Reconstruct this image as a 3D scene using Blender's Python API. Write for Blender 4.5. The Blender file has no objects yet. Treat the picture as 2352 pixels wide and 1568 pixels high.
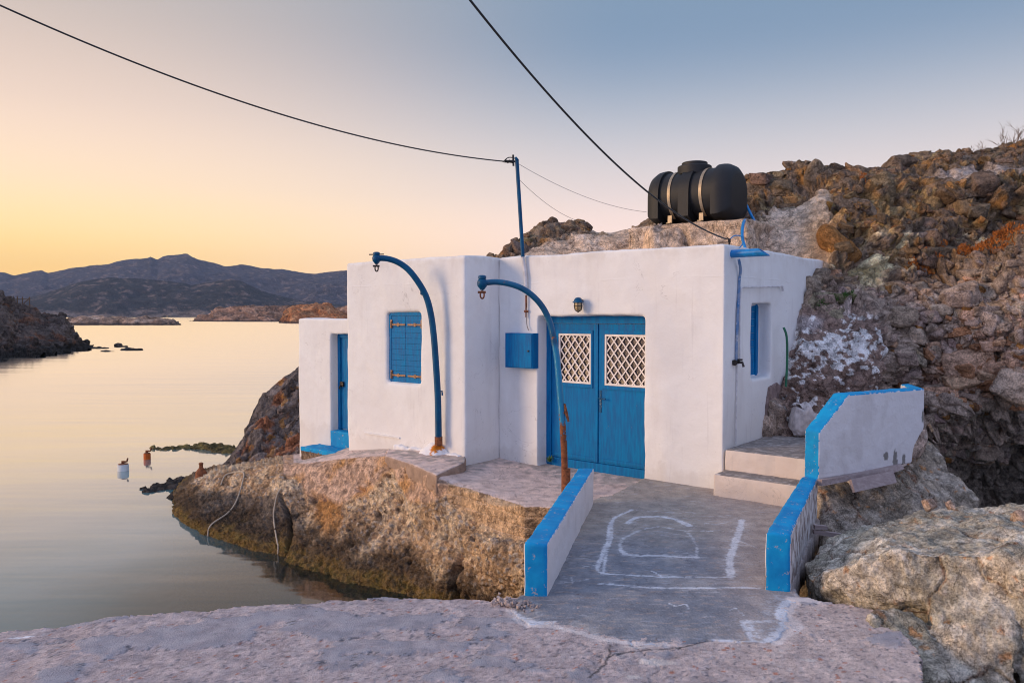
import bpy, bmesh, math, random
import numpy as np
from mathutils import Vector, Matrix
R = math.radians
random.seed(7); rng = np.random.default_rng(7)
scene = bpy.context.scene
COL = scene.collection

# ------------------------------------------------------------------ camera
W0, H0, FPX = 2352.0, 1568.0, 1745.0
PITCH = math.atan(59.0 / FPX); CAMZ = 2.0
cam_d = bpy.data.cameras.new('camera'); cam = bpy.data.objects.new('camera', cam_d); COL.objects.link(cam)
cam.location = (0, 0, CAMZ); cam.rotation_euler = (math.pi / 2 - PITCH, 0, 0)
cam_d.sensor_width = 36; cam_d.lens = FPX / W0 * 36; cam_d.clip_start = 0.05; cam_d.clip_end = 20000
scene.camera = cam

# ------------------------------------------------------------------ sky, sun, exposure
SUN_AZ, SUN_EL = -102.0, 14.0          # azimuth from +Y, positive towards +X
def lin(r, g, b, k=1.0):
    f = lambda c: (c / 255 / 12.92 if c / 255 <= .04045 else ((c / 255 + .055) / 1.055) ** 2.4) * k
    return (f(r), f(g), f(b), 1)
world = bpy.data.worlds.new('World'); scene.world = world; world.use_nodes = True
nt = world.node_tree; nt.nodes.clear()
def N(t, **kw):
    n = nt.nodes.new(t)
    for k, v in kw.items(): setattr(n, k, v)
    return n
def wmath(op, a, b=None, c=None):
    n = N('ShaderNodeMath', operation=op)
    for i, v in enumerate((a, b, c)):
        if v is None: continue
        if isinstance(v, (int, float)): n.inputs[i].default_value = v
        else: nt.links.new(v, n.inputs[i])
    return n.outputs[0]
tc = N('ShaderNodeTexCoord'); sx = N('ShaderNodeSeparateXYZ'); nt.links.new(tc.outputs['Generated'], sx.inputs[0])
def ramp(stops):
    r = N('ShaderNodeValToRGB'); e = r.color_ramp.elements
    while len(e) < len(stops): e.new(.5)
    for i, (p, c) in enumerate(stops): e[i].position = p; e[i].color = c
    r.color_ramp.interpolation = 'B_SPLINE'
    return r
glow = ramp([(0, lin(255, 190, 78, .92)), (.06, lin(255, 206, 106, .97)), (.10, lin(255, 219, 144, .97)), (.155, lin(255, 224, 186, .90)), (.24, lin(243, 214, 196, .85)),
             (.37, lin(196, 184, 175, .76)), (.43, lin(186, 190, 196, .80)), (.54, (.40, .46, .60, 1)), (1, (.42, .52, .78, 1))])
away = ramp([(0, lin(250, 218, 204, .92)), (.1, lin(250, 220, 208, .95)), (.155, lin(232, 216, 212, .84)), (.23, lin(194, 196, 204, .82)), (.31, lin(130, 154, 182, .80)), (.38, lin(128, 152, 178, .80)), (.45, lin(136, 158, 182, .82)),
             (.56, (.26, .36, .58, 1)), (1, (.42, .52, .78, 1))])  # overhead stop in both ramps, out of view, brightened as fill light
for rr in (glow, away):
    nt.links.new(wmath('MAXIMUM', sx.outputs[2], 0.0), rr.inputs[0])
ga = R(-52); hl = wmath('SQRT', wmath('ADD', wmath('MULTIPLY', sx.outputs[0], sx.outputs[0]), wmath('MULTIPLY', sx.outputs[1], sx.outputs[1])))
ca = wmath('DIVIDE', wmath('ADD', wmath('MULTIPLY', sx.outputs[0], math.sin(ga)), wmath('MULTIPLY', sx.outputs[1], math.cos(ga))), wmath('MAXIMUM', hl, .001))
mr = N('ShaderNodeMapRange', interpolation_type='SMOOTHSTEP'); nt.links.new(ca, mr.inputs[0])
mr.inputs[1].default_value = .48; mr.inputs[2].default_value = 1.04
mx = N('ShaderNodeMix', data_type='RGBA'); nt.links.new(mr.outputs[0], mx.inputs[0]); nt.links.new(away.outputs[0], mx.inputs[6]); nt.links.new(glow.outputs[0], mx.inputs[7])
# unseen sky behind the viewer: flat blue, chosen to light the shaded walls
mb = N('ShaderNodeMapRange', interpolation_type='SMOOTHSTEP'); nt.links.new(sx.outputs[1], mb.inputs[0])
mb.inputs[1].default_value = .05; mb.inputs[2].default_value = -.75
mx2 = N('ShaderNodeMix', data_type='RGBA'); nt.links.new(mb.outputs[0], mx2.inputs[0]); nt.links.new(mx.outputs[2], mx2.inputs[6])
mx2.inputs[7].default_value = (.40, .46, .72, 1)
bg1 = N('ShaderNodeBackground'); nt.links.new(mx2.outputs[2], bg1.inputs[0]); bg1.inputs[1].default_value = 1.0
sky = N('ShaderNodeTexSky', sky_type='NISHITA'); sky.sun_disc = False; sky.sun_elevation = R(SUN_EL); sky.sun_rotation = R(SUN_AZ)
bg2 = N('ShaderNodeBackground'); nt.links.new(sky.outputs[0], bg2.inputs[0]); bg2.inputs[1].default_value = 0.003
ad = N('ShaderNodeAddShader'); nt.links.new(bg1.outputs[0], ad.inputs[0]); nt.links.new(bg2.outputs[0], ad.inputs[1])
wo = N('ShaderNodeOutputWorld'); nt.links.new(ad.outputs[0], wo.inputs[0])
sd = bpy.data.lights.new('sun', 'SUN'); so = bpy.data.objects.new('sun', sd); COL.objects.link(so)
sd.energy = 1.7; sd.angle = R(20); sd.color = (1.0, .68, .40)
sv = Vector((math.sin(R(SUN_AZ)) * math.cos(R(SUN_EL)), math.cos(R(SUN_AZ)) * math.cos(R(SUN_EL)), math.sin(R(SUN_EL))))
so.rotation_euler = sv.to_track_quat('Z', 'Y').to_euler(); so.location = (-30, 0, 20)
vs = scene.view_settings; vs.view_transform = 'Standard'; vs.look = 'None'; vs.exposure = 0.38; vs.gamma = 1; vs.use_curve_mapping = False
scene.cycles.max_bounces = 6; scene.cycles.use_denoising = True; scene.cycles.filter_width = 1.05

# ------------------------------------------------------------------ survey helpers: a sight line met with a known plane
CP, SP = math.cos(PITCH), math.sin(PITCH)
def ray(x, y):
    xc = (np.asarray(x, float) - W0 / 2) / FPX; yc = (H0 / 2 - np.asarray(y, float)) / FPX
    return xc, CP + yc * SP, -SP + yc * CP
def at(x, y, Y):
    dx, dy, dz = ray(x, y); t = Y / dy
    return Vector((float(dx * t), float(dy * t), float(CAMZ + dz * t)))
def gp(x, y, z=0.0):
    dx, dy, dz = ray(x, y); t = (z - CAMZ) / dz
    return Vector((float(dx * t), float(dy * t), float(z)))
def zd(zx, zy, ox, oy, sc):
    return ((ox + zx / sc) / 1.08844, (oy + zy / sc) / 1.08844)
def to_px(P):
    d = P - np.array([0, 0, CAMZ]); f = d[:, 1] * CP - d[:, 2] * SP; u = d[:, 1] * SP + d[:, 2] * CP
    return W0 / 2 + FPX * d[:, 0] / f, H0 / 2 - FPX * u / f

# ------------------------------------------------------------------ numpy noise
def h3(ix, iy, iz, s):
    n = (ix.astype(np.int64) * 73856093) ^ (iy.astype(np.int64) * 19349663) ^ (iz.astype(np.int64) * 83492791) ^ (s * 2654435761)
    n = (n ^ (n >> 13)) & 0xffffffff
    n = (n * 1274126177) & 0xffffffff; n = n ^ (n >> 16); n = (n * 2246822519) & 0xffffffff; n = n ^ (n >> 13)
    return (n & 0xffffff) / float(0x1000000)
def noise(p, s=0):
    i = np.floor(p); f = p - i; i = i.astype(np.int64); u = f * f * f * (f * (f * 6 - 15) + 10); out = 0
    for dx in (0, 1):
        for dy in (0, 1):
            for dz in (0, 1):
                a, b, c = i[:, 0] + dx, i[:, 1] + dy, i[:, 2] + dz
                g = ((h3(a, b, c, s) - .5) * (f[:, 0] - dx) + (h3(a, b, c, s + 101) - .5) * (f[:, 1] - dy) + (h3(a, b, c, s + 202) - .5) * (f[:, 2] - dz)) * 2
                w = (u[:, 0] if dx else 1 - u[:, 0]) * (u[:, 1] if dy else 1 - u[:, 1]) * (u[:, 2] if dz else 1 - u[:, 2])
                out = out + g * w
    return out * 1.3
def fbm(p, s=0, o=4, g=.5):
    a, t = 1.0, 0
    for k in range(o):
        t = t + a * noise(p * (2.03 ** k) + 17.3 * k, s + 7 * k); a *= g
    return t
def vor(p, s=0):
    i = np.floor(p).astype(np.int64); n = len(p)
    f1 = np.full(n, 9.0); f2 = np.full(n, 9.0); vid = np.zeros(n); vv = np.zeros((n, 3))
    for dx in (-1, 0, 1):
        for dy in (-1, 0, 1):
            for dz in (-1, 0, 1):
                a, b, c = i[:, 0] + dx, i[:, 1] + dy, i[:, 2] + dz
                q = np.stack([a + h3(a, b, c, s), b + h3(a, b, c, s + 1), c + h3(a, b, c, s + 2)], 1)
                v = p - q; d = np.sqrt((v * v).sum(1)); hid = h3(a, b, c, s + 3)
                m = d < f1
                f2 = np.where(m, f1, np.minimum(f2, d)); f1 = np.where(m, d, f1)
                vid = np.where(m, hid, vid); vv = np.where(m[:, None], v, vv)
    return f1, f2, vid, vv
def sstep(a, b, x):
    t = np.clip((x - a) / (b - a), 0, 1); return t * t * (3 - 2 * t)
def rubble(P, s, an=(1, 1, 1), seed=0, tilt=1.0, warp=.25, off=.5, crev=.35, cw=.16):
    q = P / s * np.array(an)
    q = q + warp * np.stack([fbm(q * 1.1, seed + 31, 3), fbm(q * 1.1, seed + 41, 3), fbm(q * 1.1, seed + 51, 3)], 1) * 1.6
    f1, f2, vid, vv = vor(q, seed)
    k = (vid * 9973) % 1.0; k2 = (vid * 7919) % 1.0; k3 = (vid * 104729) % 1.0
    d = (k - .5) * off + tilt * (vv[:, 0] * (k2 - .5) + vv[:, 1] * (k3 - .5) + vv[:, 2] * (k - .5))
    e = sstep(0, cw, f2 - f1)
    return s * (d * (.35 + .65 * e) - crev * (1 - e)), vid, e
def blob(px, py, cx, cy, rx, ry):
    return np.exp(-(((px - cx) / rx) ** 2 + ((py - cy) / ry) ** 2))
def mixc(c, d, m):
    m = np.clip(np.asarray(m, float), 0, 1)
    m = m[:, None] if m.ndim else m
    return c * (1 - m) + np.asarray(d)[None, :3] * m
def inpoly(px, py, poly):
    r = np.zeros(px.shape, bool); n = len(poly); j = n - 1
    for i in range(n):
        xi, yi = poly[i]; xj, yj = poly[j]
        c = ((yi > py) != (yj > py)) & (px < (xj - xi) * (py - yi) / ((yj - yi) or 1e-9) + xi)
        r ^= c; j = i
    return r
def dpoly(X, Y, pts):
    d = np.full(X.shape, 1e9)
    for (ax, ay), (bx, by) in zip(pts[:-1], pts[1:]):
        vx, vy = bx - ax, by - ay; L = vx * vx + vy * vy + 1e-12
        t = np.clip(((X - ax) * vx + (Y - ay) * vy) / L, 0, 1)
        d = np.minimum(d, np.hypot(X - ax - t * vx, Y - ay - t * vy))
    return d

# ------------------------------------------------------------------ scene-tree helpers
def tag(o, label=None, cat=None, group=None, kind=None):
    if label: o['label'] = label
    if cat: o['category'] = cat
    if group: o['group'] = group
    if kind: o['kind'] = kind
    return o
def thing(name, label, cat, loc=(0, 0, 0), rz=0.0, group=None):
    o = bpy.data.objects.new(name, None); COL.objects.link(o); o.location = loc; o.rotation_euler = (0, 0, rz); o.empty_display_size = .1
    return tag(o, label, cat, group)
def link(name, me, mat, parent=None, smooth=True):
    o = bpy.data.objects.new(name, me); COL.objects.link(o)
    if mat: me.materials.clear(); me.materials.append(mat)
    if parent: o.parent = parent
    me.polygons.foreach_set('use_smooth', [smooth] * len(me.polygons))
    return o
def obj(name, bm, mat, parent=None, smooth=False, bev=0):
    if bev:
        bmesh.ops.bevel(bm, geom=[e for e in bm.edges if e.is_manifold and e.calc_face_angle(0) > .6], offset=bev, segments=2, affect='EDGES', profile=.6, clamp_overlap=True)
    bmesh.ops.recalc_face_normals(bm, faces=bm.faces)
    me = bpy.data.meshes.new(name); bm.to_mesh(me); bm.free()
    o = link(name, me, mat, parent, smooth)
    if smooth:
        try: me.set_sharp_from_angle(angle=R(40))
        except Exception: pass
    return o
def arr_mesh(name, V, F, col=None):
    me = bpy.data.meshes.new(name); V = np.asarray(V, np.float32); F = np.asarray(F, np.int32)
    me.vertices.add(len(V)); me.vertices.foreach_set('co', V.ravel())
    me.loops.add(F.size); me.loops.foreach_set('vertex_index', F.ravel())
    me.polygons.add(len(F)); me.polygons.foreach_set('loop_start', np.arange(len(F), dtype=np.int32) * F.shape[1])
    me.update(calc_edges=True)
    if col is not None: set_col(me, col)
    return me
def set_col(me, col, name='Col'):
    a = me.attributes.new(name, 'FLOAT_COLOR', 'POINT')
    c = np.ones((len(me.vertices), 4), np.float32); col = np.asarray(col)
    if col.ndim == 1: col = np.repeat(col[:, None], 3, 1)
    c[:, :3] = np.clip(col, 0, 1)
    a.data.foreach_set('color', c.ravel())
def verts(me):
    v = np.empty(len(me.vertices) * 3, np.float32); me.vertices.foreach_get('co', v); return v.reshape(-1, 3).astype(float)
def norms(me):
    v = np.empty(len(me.vertices) * 3, np.float32); me.vertices.foreach_get('normal', v); return v.reshape(-1, 3).astype(float)
def set_verts(me, V):
    me.vertices.foreach_set('co', np.asarray(V, np.float32).ravel()); me.update()
def box(bm, lo, hi, M=None):
    vs_ = [bm.verts.new((x, y, z)) for x in (lo[0], hi[0]) for y in (lo[1], hi[1]) for z in (lo[2], hi[2])]
    if M is not None:
        for v in vs_: v.co = M @ v.co
    for f in ((0, 1, 3, 2), (4, 6, 7, 5), (0, 4, 5, 1), (2, 3, 7, 6), (0, 2, 6, 4), (1, 5, 7, 3)): bm.faces.new([vs_[i] for i in f])
    return vs_
def prism(bm, poly, lo, hi, fn):
    """poly of (a, b) extruded between lo and hi; fn(a, b, c) -> point"""
    A = [bm.verts.new(fn(a, b, lo)) for a, b in poly]; B = [bm.verts.new(fn(a, b, hi)) for a, b in poly]
    n = len(poly); bm.faces.new(A); bm.faces.new(B[::-1])
    for i in range(n): bm.faces.new((A[i], B[i], B[(i + 1) % n], A[(i + 1) % n]))
def tube(bm, pts, r, seg=10, caps=True):
    pts = [Vector(p) for p in pts]; n = len(pts); rs = r if isinstance(r, (list, tuple)) else [r] * n
    rings = []; prev = None
    for i, p in enumerate(pts):
        t = (pts[min(i + 1, n - 1)] - pts[max(i - 1, 0)]).normalized()
        if prev is None:
            a = Vector((0, 0, 1)) if abs(t.z) < .9 else Vector((1, 0, 0)); u = t.cross(a).normalized()
        else:
            u = (prev - t * prev.dot(t)).normalized()
        prev = u; w = t.cross(u)
        rings.append([bm.verts.new(p + (u * math.cos(k * 2 * math.pi / seg) + w * math.sin(k * 2 * math.pi / seg)) * rs[i]) for k in range(seg)])
    for a, b in zip(rings[:-1], rings[1:]):
        for k in range(seg): bm.faces.new((a[k], a[(k + 1) % seg], b[(k + 1) % seg], b[k]))
    if caps: bm.faces.new(rings[0][::-1]); bm.faces.new(rings[-1])
def lathe(bm, prof, seg=24, M=None):
    rings = []
    for r, z in prof:
        ring = [bm.verts.new((max(r, 1e-4) * math.cos(k * 2 * math.pi / seg), max(r, 1e-4) * math.sin(k * 2 * math.pi / seg), z)) for k in range(seg)]
        if M is not None:
            for v in ring: v.co = M @ v.co
        rings.append(ring)
    for a, b in zip(rings[:-1], rings[1:]):
        for k in range(seg): bm.faces.new((a[k], a[(k + 1) % seg], b[(k + 1) % seg], b[k]))
    bm.faces.new(rings[0][::-1]); bm.faces.new(rings[-1])
def spline(pts, n=8):
    P = [Vector(p) for p in pts]; out = []
    for i in range(len(P) - 1):
        a, b, c, d = P[max(i - 1, 0)], P[i], P[i + 1], P[min(i + 2, len(P) - 1)]
        for k in range(n):
            t = k / n
            out.append(.5 * ((2 * b) + (c - a) * t + (2 * a - 5 * b + 4 * c - d) * t * t + (3 * b - a - 3 * c + d) * t ** 3))
    return out + [P[-1]]
def evaluated(o):
    dg = bpy.context.evaluated_depsgraph_get(); me = bpy.data.meshes.new_from_object(o.evaluated_get(dg)); return me
def voxel(bm, size, smooth=3, cuts=()):
    """closed solids -> one even skin with softened edges"""
    bmesh.ops.recalc_face_normals(bm, faces=bm.faces)
    me = bpy.data.meshes.new('tmp'); bm.to_mesh(me); bm.free(); o = bpy.data.objects.new('tmp', me); COL.objects.link(o); junk = [o]
    for lo, hi in cuts:
        b = bmesh.new(); box(b, lo, hi); bmesh.ops.recalc_face_normals(b, faces=b.faces)
        m2 = bpy.data.meshes.new('tmp'); b.to_mesh(m2); b.free(); c = bpy.data.objects.new('tmp', m2); COL.objects.link(c); junk.append(c)
        m = o.modifiers.new('b', 'BOOLEAN'); m.operation = 'DIFFERENCE'; m.solver = 'EXACT'; m.object = c
    m = o.modifiers.new('r', 'REMESH'); m.mode = 'VOXEL'; m.voxel_size = size
    if smooth:
        m = o.modifiers.new('s', 'SMOOTH'); m.factor = .5; m.iterations = smooth
    res = evaluated(o)
    for j in junk:
        d = j.data; bpy.data.objects.remove(j); bpy.data.meshes.remove(d)
    return res
def quads(me):
    F = np.empty(len(me.loops), np.int32); me.loops.foreach_get('vertex_index', F)
    tot = np.empty(len(me.polygons), np.int32); me.polygons.foreach_get('loop_total', tot)
    assert (tot == 4).all(); return F.reshape(-1, 4)
def submesh(name, V, F, keep, col=None):
    f = F[keep]; u, inv = np.unique(f, return_inverse=True)
    return arr_mesh(name, V[u], inv.reshape(-1, 4), None if col is None else col[u])

# ------------------------------------------------------------------ materials
class MB:
    def __init__(s, name):
        s.m = bpy.data.materials.new(name); s.m.use_nodes = True; s.t = s.m.node_tree; s.b = s.t.nodes['Principled BSDF']
        s.tc = s.t.nodes.new('ShaderNodeTexCoord')
    def n(s, t, **kw):
        n = s.t.nodes.new(t)
        for k, v in kw.items(): setattr(n, k, v)
        return n
    def set(s, inp, v):
        if hasattr(v, 'is_linked'): s.t.links.new(v, inp)
        else: inp.default_value = v
    def noise(s, sc, det=4, rough=.55, vec=None, stretch=None, dist=0):
        n = s.n('ShaderNodeTexNoise'); n.inputs['Scale'].default_value = sc; n.inputs['Detail'].default_value = det; n.inputs['Roughness'].default_value = rough
        n.inputs['Distortion'].default_value = dist
        v = vec or s.tc.outputs['Object']
        if stretch:
            mp = s.n('ShaderNodeMapping'); mp.inputs['Scale'].default_value = stretch; s.t.links.new(v, mp.inputs[0]); v = mp.outputs[0]
        s.t.links.new(v, n.inputs['Vector']); return n.outputs[0]
    def voro(s, sc, feat='F1'):
        n = s.n('ShaderNodeTexVoronoi', feature=feat); n.inputs['Scale'].default_value = sc; s.t.links.new(s.tc.outputs['Object'], n.inputs['Vector']); return n
    def rng(s, v, a, b, lo=0.0, hi=1.0):
        n = s.n('ShaderNodeMapRange', interpolation_type='SMOOTHSTEP'); s.set(n.inputs[0], v)
        for i, x in enumerate((a, b, lo, hi)): n.inputs[i + 1].default_value = x
        return n.outputs[0]
    def mix(s, f, a, b, mode='MIX'):
        n = s.n('ShaderNodeMix', data_type='RGBA', blend_type=mode); s.set(n.inputs[0], f); s.set(n.inputs[6], a); s.set(n.inputs[7], b); return n.outputs[2]
    def math(s, op, a, b=0.0):
        n = s.n('ShaderNodeMath', operation=op); s.set(n.inputs[0], a); s.set(n.inputs[1], b); return n.outputs[0]
    def attr(s, name='Col'):
        n = s.n('ShaderNodeAttribute'); n.attribute_name = name; return n
    def bump(s, h, st=.3, dist=.01, prev=None):
        n = s.n('ShaderNodeBump'); n.inputs['Strength'].default_value = st; n.inputs['Distance'].default_value = dist; s.set(n.inputs['Height'], h)
        if prev: s.t.links.new(prev, n.inputs['Normal'])
        return n.outputs[0]
    def out(s, color=None, rough=None, normal=None, metal=None, spec=None):
        if color is not None: s.set(s.b.inputs['Base Color'], color)
        if rough is not None: s.set(s.b.inputs['Roughness'], rough)
        if metal is not None: s.set(s.b.inputs['Metallic'], metal)
        if spec is not None: s.set(s.b.inputs['Specular IOR Level'], spec)
        if normal is not None: s.t.links.new(normal, s.b.inputs['Normal'])
        return s.m
def C(r, g, b): return (r, g, b, 1)

def m_rock(name, fine=1.0, bump=.5, dist=.02, speck=.35, rough=.95):
    k = MB(name); c = k.attr().outputs[0]
    n1 = k.noise(9 * fine, 8, .68); n2 = k.noise(55 * fine, 5, .7); v = k.voro(30 * fine); n3 = k.noise(110 * fine, 2, .6)
    c = k.mix(k.rng(n1, .36, .64), k.mix(1.0, c, C(.68, .66, .65), 'MULTIPLY'), k.mix(1.0, c, C(1.50, 1.45, 1.40), 'MULTIPLY'))
    c = k.mix(k.rng(n2, .40, .60), k.mix(1.0, c, C(.80, .79, .78), 'MULTIPLY'), k.mix(1.0, c, C(1.30, 1.28, 1.26), 'MULTIPLY'))
    c = k.mix(k.math('MULTIPLY', k.rng(n3, .58, .66), speck), c, C(.52, .46, .40))
    c = k.mix(k.math('MULTIPLY', k.rng(n3, .42, .35), speck), c, k.mix(1.0, c, C(.25, .23, .22), 'MULTIPLY'))
    ck = k.math('ABSOLUTE', k.math('SUBTRACT', k.noise(3.2 * fine, 7, .62, dist=.5), .5)); crack = k.rng(ck, .012, .002)
    c = k.mix(k.math('MULTIPLY', crack, .55), c, k.mix(1.0, c, C(.28, .25, .23), 'MULTIPLY'))
    h = k.math('ADD', k.math('MULTIPLY', n1, 1.9), k.math('ADD', k.math('MULTIPLY', n2, 1.0), k.math('SUBTRACT', k.math('MULTIPLY', v.outputs[0], .4), k.math('MULTIPLY', crack, .5))))
    return k.out(c, rough, k.bump(h, bump, dist), spec=.12)
def m_plaster(name, base=(.815, .80, .77), stain=.35):
    k = MB(name); lo = k.noise(1.3, 4, .6); fi = k.noise(38, 4, .65); me_ = k.noise(7, 5, .6)
    st = k.noise(2.2, 5, .6, stretch=(1.4, 1.4, .28))
    c = k.mix(k.math('MULTIPLY', k.rng(st, .5, .8), stain), C(*base), C(.56, .52, .49))
    c = k.mix(k.math('MULTIPLY', k.rng(me_, .62, .78), .22), c, C(.6, .56, .5))
    c = k.mix(k.math('MULTIPLY', k.rng(k.noise(60, 2), .7, .78), .35), c, C(.42, .38, .34))
    c = k.mix(k.math('MULTIPLY', k.rng(k.noise(.9, 6, .62, dist=.6), .40, .62), .34), c, C(.69, .655, .625))
    drip = k.noise(9, 4, .6, stretch=(1.6, 1.6, .09)); c = k.mix(k.math('MULTIPLY', k.rng(drip, .60, .74), .22), c, C(.50, .47, .45))
    zz = k.n('ShaderNodeSeparateXYZ'); k.t.links.new(k.tc.outputs['Object'], zz.inputs[0])
    spl = k.math('SUBTRACT', k.math('MULTIPLY', me_, .55), k.math('ADD', zz.outputs[2], .06)); c = k.mix(k.math('MULTIPLY', k.rng(spl, -.02, .14), .18), c, C(.44, .38, .33))
    ckn = k.noise(1.7, 5, .55, dist=.8); crk = k.rng(k.math('ABSOLUTE', k.math('SUBTRACT', ckn, .5)), .0032, .0012); crm = k.rng(k.noise(.8, 2), .52, .58)
    c = k.mix(k.math('MULTIPLY', k.math('MULTIPLY', crk, crm), .35), c, C(.36, .33, .31))
    h = k.math('ADD', k.math('MULTIPLY', lo, 3.0), k.math('ADD', me_, k.math('MULTIPLY', fi, .22)))
    z = k.n('ShaderNodeSeparateXYZ'); k.t.links.new(k.tc.outputs['Object'], z.inputs[0])
    wz = k.math('ADD', z.outputs[2], k.math('MULTIPLY', k.noise(1.6, 3), .09))
    ridge = k.math('SUBTRACT', 1.0, k.rng(k.math('ABSOLUTE', k.math('SUBTRACT', wz, 2.50)), .0, .016))
    h = k.math('ADD', h, k.math('MULTIPLY', ridge, k.math('MULTIPLY', k.rng(k.noise(2.2, 2), .42, .6), .35)))
    c = k.mix(k.math('MULTIPLY', k.rng(z.outputs[2], 2.58, 2.86), k.math('MULTIPLY', k.rng(me_, .38, .62), .35)), c, C(.55, .49, .42))
    return k.out(c, .9, k.bump(h, .38, .016), spec=.2)
def m_paint(name, base, dark, wear=(.3, .22, .16), amt=.25, rough=.42, grain=(1, 1, 1), thr=.66):
    k = MB(name); n = k.noise(5, 5, .6, stretch=grain); w = k.noise(17, 5, .7)
    c = k.mix(k.rng(n, .32, .7), C(*dark), C(*base))
    c = k.mix(k.math('MULTIPLY', k.rng(w, thr, thr + .04), amt), c, C(*wear))
    return k.out(c, k.rng(n, .2, .8, rough - .06, rough + .2), k.bump(k.noise(24, 4, .6, stretch=grain), .25, .006), spec=.2)
def m_plain(name, base, rough=.6, metal=0.0, var=.25, sc=12, bump=.15):
    k = MB(name); n = k.noise(sc, 5, .6)
    c = k.mix(k.rng(n, .3, .7), C(*[v * (1 - var) for v in base]), C(*[min(1, v * (1 + var)) for v in base]))
    return k.out(c, rough, k.bump(n, bump, .006), metal)
BLUE = (.004, .15, .42); BLUED = (.003, .095, .30)
M = {}
M['white'] = m_plaster('whitewash')
M['white_flake'] = m_plaster('flaking whitewash', (.66, .63, .62), .6)
M['blue_door'] = m_paint('blue door paint', (.0005, .185, .42), (.0005, .115, .31), amt=.35, rough=.6, thr=.68, grain=(6, 6, .7))
M['blue_wood'] = m_paint('blue shutter paint', (.0005, .195, .43), (.0005, .115, .31), amt=.35, rough=.55, grain=(6, 6, 1))
M['blue_cap'] = m_paint('blue coping paint', (.007, .31, .60), (.003, .21, .47), wear=(.42, .36, .33), amt=.75, rough=.65, thr=.61)
M['blue_metal'] = m_paint('blue metal paint', (.001, .085, .19), (.001, .055, .135), wear=(.2, .07, .03), amt=.3, rough=.32)
M['blue_pipe'] = m_plain('blue plastic', (.004, .2, .5), .35, var=.2)
M['white_frame'] = m_plain('pink white enamel', (.80, .72, .655), .5, var=.08)
M['glass'] = m_plain('dark window glass', (.075, .055, .05), .18, var=.35, sc=5)
M['dark_iron'] = m_plain('dark iron', (.045, .035, .032), .5, .6, .5, 30, .3)
M['rust'] = m_plain('rust', (.19, .062, .022), .85, 0, .5, 26, .5)
M['rust_light'] = m_plain('rusty brass', (.36, .19, .09), .7, .2, .4, 26, .3)
M['steel'] = m_plain('steel strap', (.36, .28, .19), .5, .6, .15, 20, .1)
M['wire'] = m_plain('black cable', (.022, .02, .02), .55, 0, .3)
M['wire_thin'] = m_plain('grey wire', (.22, .19, .18), .55, 0, .2)
M['tank'] = m_plain('black polyethylene', (.006, .0055, .0055), .62, 0, .3, 8, .12)
M['green'] = m_plain('green hose rubber', (.012, .14, .065), .5)
M['pipe_mottled'] = m_paint('mottled blue pipe paint', (.03, .17, .40), (.30, .34, .42), wear=(.5, .5, .55), amt=1.0, rough=.5, thr=.56)
M['white_pipe'] = m_plain('white plastic pipe', (.62, .60, .60), .45, 0, .15)
M['rope'] = m_plain('faded rope', (.40, .33, .25), .9, 0, .3, 70, .6)
M['sack'] = m_plain('woven white sack', (.56, .50, .47), .8, 0, .2, 14, .6)
M['wood'] = m_paint('weathered pink plank', (.42, .34, .32), (.30, .23, .22), wear=(.2, .06, .025), amt=.8, rough=.85, grain=(1, 8, 8))
M['orange'] = m_paint('orange drum paint', (.58, .13, .02), (.42, .08, .015), wear=(.16, .05, .02), amt=.6, rough=.6)
M['drum_white'] = m_paint('white drum paint', (.70, .70, .68), (.58, .58, .56), wear=(.3, .2, .12), amt=.5, rough=.6)
M['lamp_glass'] = m_plain('amber lamp glass', (.45, .33, .17), .15, 0, .15)
M['twig'] = m_plain('dry twigs', (.15, .09, .055), .9)
M['scrub'] = m_plain('orange succulent', (.40, .125, .018), .75, 0, .5, 40)
M['green_leaf'] = m_plain('weed leaf', (.06, .13, .02), .7, 0, .4, 40)
M['rock'] = m_rock('cliff rock', .9, .9, .03, .18)
M['quay'] = m_rock('conglomerate', 1.3, .8, .022, .28)
M['boulder'] = m_rock('pale boulder', 1.1, .7, .018, .35)
M['farrock'] = m_rock('far rock', .35, .6, .12, .2)
M['islet_rock'] = m_rock('islet rock', .08, .6, .6, .2)
M['hill'] = m_rock('hill scrub', .004, .8, 14, .30)
M['riser'] = m_plaster('pink white step paint', (.70, .60, .53), .5)
def m_davit(name):
    k = MB(name); w = k.noise(11, 6, .7); n = k.noise(4, 4); z = k.n('ShaderNodeSeparateXYZ'); k.t.links.new(k.tc.outputs['Object'], z.inputs[0])
    c = k.mix(k.rng(n, .35, .65), C(.001, .06, .14), C(.001, .10, .21))
    low = k.rng(z.outputs[2], 1.72, 1.62); c = k.mix(k.math('MULTIPLY', low, .8), c, C(.01, .22, .40))
    band = k.math('SUBTRACT', k.math('ADD', w, k.rng(z.outputs[2], 1.15, .15, 0.0, .45)), .62)
    r = k.rng(band, 0.0, .05); c = k.mix(r, c, k.mix(k.rng(w, .4, .7), C(.13, .035, .012), C(.30, .10, .03)))
    return k.out(c, k.math('ADD', k.math('MULTIPLY', r, .45), .34), k.bump(w, .3, .004), spec=.4)
M['davit_worn'] = m_davit('worn blue davit paint')
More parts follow.
